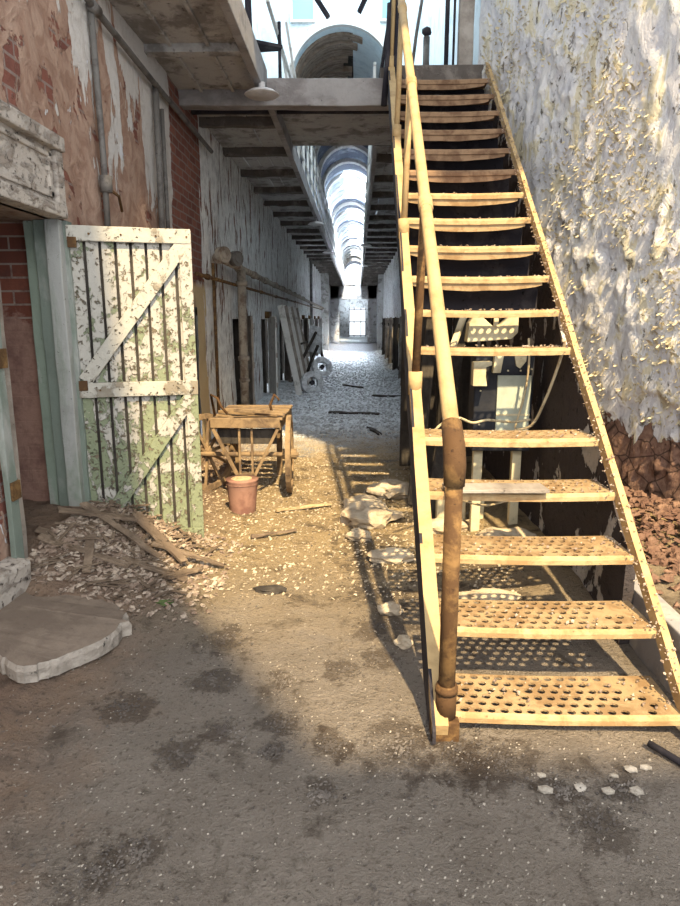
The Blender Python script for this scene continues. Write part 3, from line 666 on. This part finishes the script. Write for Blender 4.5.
# ---------------- upper bits around the stair head ----------------
t=empty('landing_railing',(.1,6.6,3.7),'dark leaning iron railing posts at the stair head','railing')
for a,b,r in (((.335,6.5,3.42),(.36,6.45,5.1),.026),((.235,6.5,3.42),(.27,6.45,4.25),.022),((.20,6.8,3.7),(.40,6.7,5.2),.014)): MB().tube([a,Vector(a).lerp(Vector(b),.5)+Vector((.01,0,0)),b],[r*1.3,r,r*.9],10).build('post','black',t,smooth=True)
tag(MB().bar((1.03,6.9,3.78),(1.03,6.9,5.6),.14,.09,up=(0,1,0),j=.004,seg=8).build('wooden_post','plank',None,.006),'tall grey wooden post at the top right of the stair','post')
tag(MB().tube([(.86,7.0,3.78),(.86,7.0,5.6)],.022,10).build('iron_pipe','black',None,smooth=True),'black iron pipe standing left of the grey wooden post','pipe')
tag(MB().tube([(.93,7.0,3.78),(.93,7.0,5.6)],.012,10).tube([(.84,7,4.55),(.96,7,4.56)],.012,8).build('thin_conduit','black',None,smooth=True),'thin dark conduit clamped beside the wooden post','pipe')
t=empty('standpipe',(.72,7.6,3.78),'pale standpipe with black cap on the landing','pipe')
MB().tube([(.72,7.6,3.78),(.72,7.6,4.42)],.035,12).build('pipe_body','conduit',t,smooth=True); MB().rock((.72,7.6,4.47),.05).build('cap','black',t,smooth=True)
MB().tube([(.55,7.7,3.78),(.56,7.7,4.0),(.62,7.7,4.5),(.70,7.7,5.0)],.018,8).build('bent_pipe','conduit',t,smooth=True)
tag(MB().bar((-.78,8.4,5.55),(-.36,8.4,4.95),.06,.05).build('roof_strut','black',None,.004),'dark diagonal roof strut left of the arch','strut')
tag(MB().bar((.28,8.4,5.55),(-.0,8.4,5.0),.06,.05).build('roof_strut','black',None,.004),'dark diagonal roof strut right of the arch','strut')
t=empty('gallery_railing',(-.95,6.6,3.72),'broken dark railing of posts and sheet at the near gallery corner','railing')
MB().tube([(-1.0,6.5,3.7),(-1.02,6.5,5.0)],.03,8).build('post','black',t)
MB().tube([(-.83,7.4,3.7),(-.83,7.4,4.5)],.018,8).build('post','black',t)
MB().prism([(-1.16,6.5),(-.72,6.9),(-.76,6.96),(-1.0,6.9)],4.16,4.19,Matrix.Rotation(R(-8),4,'Y')@Matrix.Translation((.55,0,-.03))).build('torn_sheet','black',t)
for x in (-.80,-.70): MB().bar((x-.12,8.0,4.75),(x+.02,8.6,3.75),.025,.025).build('stay','white',t)
MB().bar((-.86,6.7,4.4),(-.80,11.5,4.35),.03,.03).build('rail','white',t)

# lamp
L=empty('lamp',(-.86,6.2,3.44),'round white enamel lamp reflector under the gallery corner','lamp')
mb=MB(); mb.tube([(-.86,6.2,3.485),(-.86,6.2,3.475),(-.86,6.2,3.455),(-.86,6.2,3.43),(-.86,6.2,3.425)],[.03,.06,.12,.155,.15],24); mb.build('shade','enamel',L,smooth=True)
MB().tube([(-.86,6.2,3.48),(-.86,6.2,3.53)],.03,12).build('holder','enamel',L)
# ---------------- pipes on the left wall ----------------
def pipe(name,pts,r,mat,label,extra=None):
    t=empty(name,pts[0],label,'pipe'); MB().tube(pts,r,12).build('pipe_run',mat,t,smooth=True)
    for p,d,rr,l in (extra or []):
        p=Vector(p); d=Vector(d); MB().tube([p-d*l,p+d*l],rr,12).build('coupling',mat,t,smooth=True)
    return t
pipe('conduit',[(-1.64,3.2,3.45),(-1.64,4.4,3.36),(-1.64,5.6,3.33),(-1.64,6.8,3.32),(-1.63,7.6,3.3)],.022,'conduit','grey conduit running under the gallery along the brown wall',[((-1.64,4.4,3.36),(0,1,0),.035,.05)])
pipe('conduit',[(-1.66,4.42,2.05),(-1.66,4.43,2.5),(-1.66,4.38,3.6)],.02,'conduit','vertical conduit ending in a box on the brown plaster',[((-1.65,4.42,2.34),(0,0,1),.04,.05)])
pipe('conduit',[(-1.65,5.62,1.9),(-1.65,5.65,3.35)],.026,'conduit','vertical conduit, left one of the pair beside the brick strip')
pipe('conduit',[(-1.65,5.80,1.9),(-1.65,5.80,3.2)],.018,'conduit','vertical conduit, right one of the pair beside the brick strip')
pipe('pipe',[(-1.60,7.6,2.17),(-1.6,12,2.13),(-1.6,22,2.05),(-1.6,30.4,2.0)],.045,'pipe','thick upper pipe along the white wall with open flange ends',[((-1.6,7.6+1.3*k,2.16-.008*k),(0,1,0),.06,.05) for k in range(10)])
pipe('pipe',[(-1.64,6.7,1.93),(-1.64,12,1.93),(-1.64,30.4,1.93)],.022,'rust','thin rusty lower pipe along the white wall',[((-1.64,7.2+2*k,1.93),(0,1,0),.034,.03) for k in range(6)])
pipe('pipe',[(-1.56,8.85,-.0),(-1.56,8.85,1.0),(-1.56,8.85,2.12)],.06,'pipe','thick vertical pipe dropping to the floor beside the cell doors',[((-1.56,8.85,.95),(0,0,1),.08,.03),((-1.56,8.85,.65),(0,0,1),.075,.02),((-1.56,8.85,1.95),(0,0,1),.08,.03)])
pipe('pipe',[(-1.64,7.5,0),(-1.64,7.5,2.1)],.02,'rust','thin vertical rusty pipe at the edge of the sun-tinted wall patch')
t=empty('valve',(-1.56,7.75,2.2),'pair of round pipe flanges at the near end of the thick pipe','valve')
for x,y in ((-1.56,7.62),(-1.5,8.1)): MB().tube([(x-.02,y,2.2),(x+.05,y-.05,2.2)],[.09,.09],18).tube([(x+.05,y-.05,2.2),(x+.06,y-.057,2.2)],[.055,.05],18).build('flange','pipe' if y<8 else 'conduit',t)
tag(MB().tube([(-1.66,4.40,2.36),(-1.62,4.42,2.30),(-1.60,4.5,2.28),(-1.62,4.6,2.2)],.01,8).build('bent_hook','rust',None,smooth=True),'bent rusty hook sticking out of the brown wall','hook')
pipe('pipe',[(-1.62,23,0),(-1.62,23,3.5)],.05,'conduit','dark drainpipe standing far along the left wall')

# ---------------- cart and bucket ----------------
t=empty('cart',(-.93,5.4,0),'old two wheeled wooden cart with slatted bed by the left wall','cart')
for x in (-1.2,-.66): MB().bar((x,5.25,.60),(x,6.15,.60),.05,.06,j=.003,seg=4).build('side_beam','cart',t,.004)
for y,z in ((5.25,.63),(6.1,.60)): MB().bar((-1.22,y,z),(-.64,y,z),.05,.08,j=.003,seg=4).build('cross_beam','cart',t,.004)
for i in range(5): MB().bar((-1.24,5.33+.18*i,.655),(-.62,5.32+.18*i+.03*N(i,1,1),.66),.13,.018,j=.004,seg=3).build('slat','cart',t,.003)
MB().bar((-1.02,5.25,.74),(-.62,5.32,.70),.05,.03,j=.003,seg=3).build('loose_slat','cart',t,.003)
MB().bar((-1.2,5.5,.69),(-.66,5.28,.69),.04,.02,j=.003,seg=3).build('loose_slat','cart',t,.003)
MB().tube([(-1.34,5.36,.34),(-.50,5.36,.34)],.020,10).build('axle','cart',t)
for s_ in (-1,1): MB().bar((-.93+s_*.27,5.24,.58),(-.93+s_*.04,5.22,.12),.035,.025).build('brace','cart',t,.003)
MB().box((-.99,5.19,.08),(-.87,5.25,.20),.004).build('brace_foot','cart',t,.005)
for x in (-.985,-.88): MB().bar((x,5.26,.15),(x,5.26,.60),.018,.018).build('stay','cart',t)
MB().box((-1.18,5.3,.44),(-.68,5.33,.57),.003).build('apron','darkwood',t,.003)
for x in (-1.14,-.74): MB().bar((x,6.0,.0),(x,6.0,.58),.05,.05,j=.003,seg=3).build('leg','cart',t,.003)
def wheel(c,ax,rad,tilt=0):
    e=empty('wheel',(0,0,0)); e.parent=t; e.location=(0,0,0)
    c=Vector(c); ax=Vector(ax).normalized(); u=ax.orthogonal().normalized(); v=ax.cross(u)
    mb=MB(); K=28; pr=((-.02,-.022),(.02,-.022),(.02,.022),(-.02,.022))
    for k in range(K):
        a=2*math.pi*k/K; d=u*math.cos(a)+v*math.sin(a)
        for q,r in pr: mb.v.append(c+ax*q+d*(rad+r-.022))
    for k in range(K):
        l=(k+1)%K
        for m_ in range(4): mb.f.append((4*k+m_,4*l+m_,4*l+(m_+1)%4,4*k+(m_+1)%4))
    rim=MB(); rim.v=mb.v; rim.f=mb.f
    for k in range(10):
        a=2*math.pi*k/10; d=u*math.cos(a)+v*math.sin(a); rim.bar(c+d*.03,c+d*(rad-.03),.022,.022)
    rim.tube([c-ax*.06,c+ax*.06],.045,12); COL.objects.unlink(e); bpy.data.objects.remove(e)
    return rim.build('wheel','cart',t)
wheel((-.575,5.36,.345),(1,.05,0),.335); wheel((-1.30,5.42,.345),(1,-.62,.12),.335)
tag(MB().tube([(-1.2,5.33,.68),(-1.22,5.3,.86),(-1.16,5.28,.83),(-1.13,5.27,.76),(-1.08,5.27,.70)],.011,8).build('bent_wire','rust',None,smooth=True),'bent rusty wire sticking up from the cart','wire')
tag(MB().tube([(-.72,5.4,.68),(-.74,5.4,.76),(-.70,5.4,.85),(-.66,5.4,.80)],.012,8).build('bent_wire','rust',None,smooth=True),'small iron hook standing on right end of the cart','wire')
gz=ground(-.885,4.78)
t=empty('bucket',(-.885,4.78,gz),'rusty pink bucket filled with sand in front of the cart','bucket')
mb=MB(); c=[(-.885,4.78,gz+z) for z in (0,.01,.12,.25,.262,.263,.24)]
mb.tube([Vector(p) for p in c],[.098,.10,.110,.122,.127,.119,.118],24,False); mb.build('body','bucket',t,smooth=True)
MB().rock((-.885,4.78,gz+.246),.117,(1,1,.2),3,.05).build('sand','sand',t,smooth=True)
MB().tube([(-.885,4.78,gz+.23),(-.885,4.78,gz+.235)],.1285,24,False).build('rim_band','bucket',t)

# ---------------- slab, planks, rubble ----------------
sp=[(-1.46,2.33),(-1.35,2.27),(-1.27,2.31),(-1.20,2.42),(-1.12,2.56),(-1.05,2.74),(-1.13,2.86),(-1.30,3.0),(-1.50,3.1),(-1.66,3.08),(-1.68,2.8),(-1.6,2.5)]
def irregular(sp,j=.012):
    out=[]
    for k in range(len(sp)):
        a=Vector(sp[k]+(0,)); b=Vector(sp[(k+1)%len(sp)]+(0,))
        for q in range(4): p=a.lerp(b,q/4); out.append((p.x+random.uniform(-j,j),p.y+random.uniform(-j,j)))
    return out
t=empty('concrete_slab',(-1.4,2.7,.03),'broken concrete slab with pale edge lying by the left door','slab')
ip=irregular(sp,.018); cxs=sum(p[0] for p in ip)/len(ip); cys=sum(p[1] for p in ip)/len(ip)
def slz(p): return .085+.10*sm(-1.2,-1.7,p[0])
mb=MB(); n_=len(ip)
for f_,dz in ((.99,-.06),(1.0,-.01),(.965,.012)):
    for p in ip: x=cxs+(p[0]-cxs)*f_; y=cys+(p[1]-cys)*f_; mb.v.append(Vector((x,y,slz(p)+dz)))
for l in (0,1):
    for k in range(n_): mb.f.append((l*n_+k,l*n_+(k+1)%n_,(l+1)*n_+(k+1)%n_,(l+1)*n_+k))
mb.build('broken_edge','slabedge',t)
mb=MB()
for p in ip: x=cxs+(p[0]-cxs)*.965; y=cys+(p[1]-cys)*.965; mb.v.append(Vector((x,y,slz(p)+.0125)))
for t_ in geometry.tessellate_polygon([[Vector((p[0],p[1],0)) for p in ip]]): mb.f.append(tuple(t_))
mb.build('muddy_top','slab',t)
pl=[((-1.72,3.25,.02),(-.95,3.35,.0),.06,'long thin plank lying across the rubble below the slab top'),
 ((-1.62,3.62,.05),(-1.12,3.42,.03),.05,'splintered plank sloping down from the cell opening'),
 ((-1.70,3.45,.06),(-1.25,3.75,.08),.07,'dark plank wedged against the door frame foot'),
 ((-1.45,3.30,.03),(-1.38,3.05,.01),.05,'short plank pointing towards the camera in the rubble'),
 ((-1.2,3.55,.04),(-.80,3.62,.0),.04,'narrow lath in front of the open door'),
 ((-1.35,3.72,.07),(-1.0,3.50,.03),.06,'broken board under the open door'),
 ((-1.05,3.28,.01),(-.9,3.50,.02),.05,'stubby board at the right end of the rubble'),
 ((-1.66,3.15,.03),(-1.22,3.22,.02),.05,'flat dark board along the near side of the rubble'),
 ((-.72,4.15,.01),(-.42,4.28,.01),.03,'thin lath on the floor right of the bucket'),
 ((-.62,4.75,.01),(-.20,4.95,.01),.035,'pale stick lying right of the bucket')]
for a,b_,w_,lb in pl:
    a=Vector(a); b_=Vector(b_); a.z+=ground(a.x,a.y)+.015; b_.z+=ground(b_.x,b_.y)+.015
    tag(MB().bar(a,b_,w_,.018,j=.005,seg=5,taper=.8).build('plank','rubblewood' if 'pale' not in lb else 'sand',None,.002),lb,'plank')
for a,b_,w_,lb in (((-.45,10.2,.02),(.35,10.0,.02),.10,'dark plank lying across the pale floor beyond the cart'),((.3,12.5,.02),(1.0,12.3,.03),.12,'dark plank lying on the pale floor at right'),((-.3,14.6,.02),(.1,14.0,.02),.10,'short dark plank on the pale floor further down'),((.15,8.7,.02),(.3,8.2,.02),.05,'thin dark stick beside the stair shadow')):
    tag(MB().bar(a,b_,w_,.03,j=.008,seg=5).build('plank','darkwood'),lb,'plank')
def rub():
    for _ in range(9):
        x=random.uniform(-1.66,-.75); y=random.uniform(2.9,4.1)
        if random.random()<sm(-.7,-1.5,x)*sm(2.7,3.3,y)+.12: 
            if x<-1.7 and not 3.0<y<3.85: continue
            return (x,y,ground(x,y)+.002)
    return None
o=litter('rubble',rub,2600,.008,.030,'chipstuff'); tag(o,'loose heap of plaster chips and splinters below the open cell door','rubble',None,'stuff')
def fallen():
    y=random.uniform(2.9,6.2); xm=1.13+.45*(6.66-y); x=xm-.06-abs(random.gauss(0,.5)); 
    if x<1.40: return None
    return (x,y,ground(x,y)+.004+.14*sm(.6,0,xm-x))
o=litter('fallen_plaster',fallen,2600,.02,.06,'brownbrick'); tag(o,'heap of broken brown plaster and brick along the foot of the flaking wall','rubble',None,'stuff')
def splint():
    mb=MB()
    for _ in range(120):
        x=random.uniform(-1.62,-.85); y=random.uniform(2.95,4.0)
        if random.random()>sm(-.7,-1.3,x): continue
        a=random.random()*3.14; l=random.uniform(.03,.12); z=ground(x,y)+.012+random.uniform(0,.02)
        d=Vector((math.cos(a)*l,math.sin(a)*l,random.uniform(-.02,.02))); mb.bar(Vector((x,y,z))-d,Vector((x,y,z))+d,random.uniform(.008,.025),.006)
    return mb.build('splinters','rubblewood')
tag(splint(),'scattered wood splinters over the rubble heap','splinters',None,'stuff')
def grit():
    y=1.2+11*random.random()**1.7; x=random.uniform(-1.6,1.15)
    if N(x*2.2,y*2.2,9)<random.uniform(-.9,.15): return None
    return (x,y,ground(x,y)+.001)
o=litter('grit',grit,9000,.0018,.0065,'chip'); tag(o,'pale paint chips and grit sprinkled over the floor','grit',None,'stuff')
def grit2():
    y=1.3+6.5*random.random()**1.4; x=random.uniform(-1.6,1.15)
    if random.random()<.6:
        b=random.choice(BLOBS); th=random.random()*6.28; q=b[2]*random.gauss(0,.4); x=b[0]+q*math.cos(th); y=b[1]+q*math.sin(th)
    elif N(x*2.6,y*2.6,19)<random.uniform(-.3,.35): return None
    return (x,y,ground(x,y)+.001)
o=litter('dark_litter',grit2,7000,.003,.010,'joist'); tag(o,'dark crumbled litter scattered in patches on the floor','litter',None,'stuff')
def sandlit():
    y=random.uniform(3.2,8.5); x=random.uniform(-1.5,.9); return (x,y,ground(x,y)+.001)
o=litter('sandy_litter',sandlit,7000,.005,.017,'stone'); tag(o,'sandy plaster crumbs covering the sunlit floor','litter',None,'stuff')
def snow():
    y=8+22*random.random()**1.3; x=random.uniform(-1.6,1.15); return (x,y,ground(x,y)+.001)
o=litter('plaster_flakes',snow,9000,.012,.045,'tyre'); tag(o,'white plaster flakes strewn like snow down the corridor','flakes',None,'stuff')
# rubble stones left of the stair and under it
stones=[(.10,4.55,.17,(1.3,1,.55),'largest pale rubble lump left of the stair'),(.02,4.15,.07,(1.2,1,.6),'flat tan stone in the rubble left of the stair'),(.22,3.78,.10,(1.4,.8,.45),'elongated sunlit stone at the stringer shadow'),(.05,4.95,.12,(1.3,1,.5),'pale lump behind the largest rubble lump'),(.17,3.05,.055,(1.2,.9,.6),'small sunlit stone beside the stair foot'),(.22,2.72,.045,(.9,.9,.6),'smallest stone close to the stair foot'),(.30,5.3,.16,(1.2,1,.5),'rubble lump half under the stair'),(.62,4.35,.12,(1.5,.8,.5),'sunlit stone under the stair'),(.95,3.9,.14,(1.3,.9,.5),'grey stone under the right of the stair'),(.7,3.2,.10,(1.6,.7,.35),'flat stone under the lower treads')]
for x,y,r,sc,lb in stones:
    tag(MB().rock((x,y,ground(x,y)+r*sc[2]*.55),r,sc,3,.35).build('stone','stone',None),lb,'stone')
for k in range(9):
    x=.62+random.uniform(-.06,.42); y=1.93-random.uniform(0,.20); y=min(y,1.98); r=random.uniform(.012,.024)
    tag(MB().rock((x,y,ground(x,y)+r*.35),r,(1.3,.9,.5),1,.3).build('stone_chip','chip',None),'pale stone chip on the dirt in front of the stair foot','stone','stone chips in front of the stair')
tag(MB().tube([(1.02,2.0,.03),(1.1,1.9,.02),(1.2,1.75,.02)],.012,8).build('cable','black',None,smooth=True),'black cable end on the ground at the right of the stair foot','cable')
tag(MB().rock((-.48,3.3,ground(-.48,3.3)+.01),.05,(1.8,1,.3),2,.4).build('rag','darkwood'),'dark crumpled rag on the dirt in the middle foreground','rag')
tag(MB().rock((-.98,3.05,ground(-.98,3.05)+.012),.03,(1.6,1,.35),2,.4).build('leaf_litter',patchy('green_leaf',(.06,.10,.03),(.10,.14,.05))),'small green plant tuft at the end of the rubble','plant')

# ---------------- under the stair ----------------
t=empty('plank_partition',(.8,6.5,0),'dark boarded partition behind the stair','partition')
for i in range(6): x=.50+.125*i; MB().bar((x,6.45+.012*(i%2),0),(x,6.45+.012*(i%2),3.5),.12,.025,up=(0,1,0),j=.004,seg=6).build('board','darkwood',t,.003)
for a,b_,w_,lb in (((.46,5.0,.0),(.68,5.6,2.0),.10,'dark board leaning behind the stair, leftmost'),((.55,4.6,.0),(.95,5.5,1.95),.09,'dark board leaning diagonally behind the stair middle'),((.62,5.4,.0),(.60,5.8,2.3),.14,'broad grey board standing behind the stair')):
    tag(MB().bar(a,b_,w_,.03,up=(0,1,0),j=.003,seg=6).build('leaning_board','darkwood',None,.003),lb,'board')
t=empty('electrical_cabinet',(.96,4.2,0),'black electrical cabinet with pale green panel under the stair','cabinet')
MB().box((.76,4.17,.62),(1.14,4.36,1.29)).build('body','cabinet',t,.01)
MB().box((.905,4.155,.70),(1.12,4.172,1.12)).build('pale_panel','panel',t,.003)
MB().box((.905,4.15,.86),(1.12,4.156,.872)).build('panel_strip','paper',t)
for x,z in ((.90,1.16),(1.12,1.16),(.90,1.26),(1.12,1.26),(.97,1.15),(1.05,1.15),(.80,1.02),(.80,.8)): MB().tube([(x,4.17,z),(x,4.16,z)],.006,8).build('screw','paper',t)
for x in (.82,1.08): MB().bar((x,4.28,.0),(x,4.28,.63),.06,.06).build('leg','paper',t,.004)
mtx=Matrix(((1,0,0,0),(0,0,1,0),(0,1,0,0),(0,0,0,1)))
MB().prism([(1.0,1.27),(1.035,1.28),(1.085,1.275),(1.08,1.21),(1.045,1.165),(1.02,1.18)],4.155,4.17,mtx).build('shield_tag','paper',t)
tag(MB().prism([(.86,1.14),(.91,1.14),(.93,1.28),(.87,1.28)],4.10,4.15,mtx).build('metal_bracket','paper',None,.004),'sunlit upright metal bracket left of the cabinet panel','bracket')
tag(MB().prism([(.73,1.06),(.82,1.06),(.81,1.12),(.81,1.18),(.845,1.19),(.845,1.215),(.73,1.21)],4.06,4.14,mtx).build('junction_box','paper',None,.004),'sunlit square junction box beside the cabinet','box')
t=empty('switch_box',(.85,4.2,1.3),'cream notched switch box on top of the cabinet','box')
MB().prism([(.70,1.33),(.98,1.35),(1.02,1.39),(1.02,1.49),(.97,1.49),(.90,1.43),(.86,1.43),(.79,1.49),(.74,1.50),(.71,1.45)],4.16,4.28,mtx).build('box_body','paper',t,.006)
MB().box((.86,4.14,1.43),(.89,4.16,1.48)).build('knob','paper',t,.004)
tag(MB().tube([(1.0,4.4,1.45),(1.0,4.4,1.62)],.018,10).build('red_pipe','red',None,smooth=True),'short red pipe above the switch box','pipe')
tag(MB().box((.88,4.45,1.60),(.93,4.47,1.72)).build('label_plate','paper',None,.003),'small pale plate hanging above the switch box','plate')
tag(MB().bar((.60,4.2,1.25),(.80,4.5,1.72),.04,.025).build('pale_batten','paper',None,.003),'pale batten sloping up left of the switch box','batten')
def curve(P,n=6):
    P=[Vector(p) for p in P]; Q=[P[0]*2-P[1]]+P+[P[-1]*2-P[-2]]; out=[]
    for k in range(1,len(Q)-2):
        for q in range(n):
            t_=q/n; a,b_,c,d=Q[k-1:k+3]; out.append(.5*((2*b_)+(c-a)*t_+(2*a-5*b_+4*c-d)*t_*t_+(3*b_-a-3*c+d)*t_**3))
    return out+[P[-1]]
for pts,rr,lb in (([(1.13,3.60,1.36),(1.145,3.62,1.34),(1.14,3.7,1.2),(1.11,3.8,1.0),(1.07,3.9,.84),(.98,3.95,.80)],.009,'tan cable hanging down right of the cabinet panel'),([(1.06,4.05,1.36),(1.07,4.05,1.2),(1.05,4.04,1.0),(1.0,4.03,.8)],.007,'thin tan cable hanging in front of the cabinet'),([(.42,3.7,.80),(.50,3.72,.875),(.60,3.78,.90),(.70,3.85,.86),(.8,3.9,.87),(.95,3.95,.85),(1.08,3.98,.86)],.008,'tan cable looping across behind the missing tread'),([(.50,3.0,.62),(.62,3.02,.585),(.74,3.05,.60)],.006,'short tan wire sagging under the fourth tread')):
    tag(MB().tube(curve(pts),rr,8).build('cable','cable',None,smooth=True),lb,'cable')
for k in range(3):
    x=.62+.13*k; tag(MB().bar((x,4.5,ground(x,4.5)-.02),(x,4.5,.30),.08,.08,j=.004,seg=2).build('brick_pier','paper',None,.006),('left','middle','right')[k]+' one of three short pale posts under the stair','post')

# ---------------- stuff far along the corridor ----------------
for k,(x,y,z,tl,lb) in enumerate(((-.93,13.2,.2,.25,'pale cart wheel lying at the wall, nearer of two'),(-.80,14.6,.42,.5,'pale cart wheel leaning on junk, farther of two'))):
    c=Vector((x,y,z)); ax=Vector((.45,-1,tl)).normalized(); u=ax.orthogonal().normalized(); v=ax.cross(u); mb=MB(); K=20
    for q in range(K):
        a=2*math.pi*q/K; d=u*math.cos(a)+v*math.sin(a)
        for p_,r in ((-.05,.12),(.05,.12),(.05,.24),(-.05,.24)): mb.v.append(c+ax*p_+d*r)
    for q in range(K):
        l=(q+1)%K
        for m_ in range(4): mb.f.append((4*q+m_,4*l+m_,4*l+(m_+1)%4,4*q+(m_+1)%4))
    t=empty('wheel',c,lb,'wheel'); mb.build('tyre','tyre',t); MB().tube([c-ax*.04,c+ax*.04],.05,12).build('hub','black',t); MB().bar(c-u*.13,c+u*.13,.03,.03).build('spoke','tyre',t)
for k in range(6):
    y=12.7+.62*k; a=(-1.15+.05*N(k,0,0),y,0); b_=(-1.52,y+.25,1.75+.2*N(k,5,0))
    tag(MB().bar(a,b_,.12,.03,up=(0,1,0),j=.005,seg=4).build('leaning_board','white' if k%2==0 else 'plank',None,.003),'%s board leaning on the left wall, %s of the row past the cell doors'%('whitish' if k%2==0 else 'grey',ordn[k]),'board')
t=empty('barrow',(-1.1,15.2,0),'tangled dark barrow frame leaning among the boards','barrow')
for a,b_ in (((-1.5,14.6,.1),(-.95,15.0,1.2)),((-1.3,15.4,0),(-.9,14.8,.9)),((-.95,15,1.2),(-.8,15.4,.5)),((-1.4,15.2,.9),(-.85,15.2,1.05))): MB().bar(a,b_,.05,.05).build('frame_bar','darkwood',t)
MB().prism([(-1.15,.75),(-.85,.7),(-.8,1.3),(-1.1,1.35)],15.0,15.06,mtx).build('sheet','tyre',t)
for k in range(4):
    y=9.3+1.5*k; tag(MB().bar((.98,y,0),(1.12,y+.2,1.6+.2*N(k,7,0)),.13,.03,up=(0,1,0),j=.005,seg=4).build('leaning_board',('white','plank')[k%2],None,.003),'%s board leaning on the far right wall, %s in line'%(('pale','grey')[k%2],ordn[k]),'board')
for k,(x,y) in enumerate(((-.85,13.6),(-.85,19.2),(.2,17.5),(.2,24))):
    sd=1 if x<0 else 1
    tag(MB().tube([(x,y,3.42),(x+.0,y,3.40),(x,y,3.36)],[.04,.12,.17],16).tube([(x,y,3.40),(x,y,3.5)],.025,8).build('pendant_lamp','enamel',None),'small enamel lamp under the %s gallery edge, %s'%('left' if x<0 else 'right',('nearer one','farther one')[k%2]),'lamp')
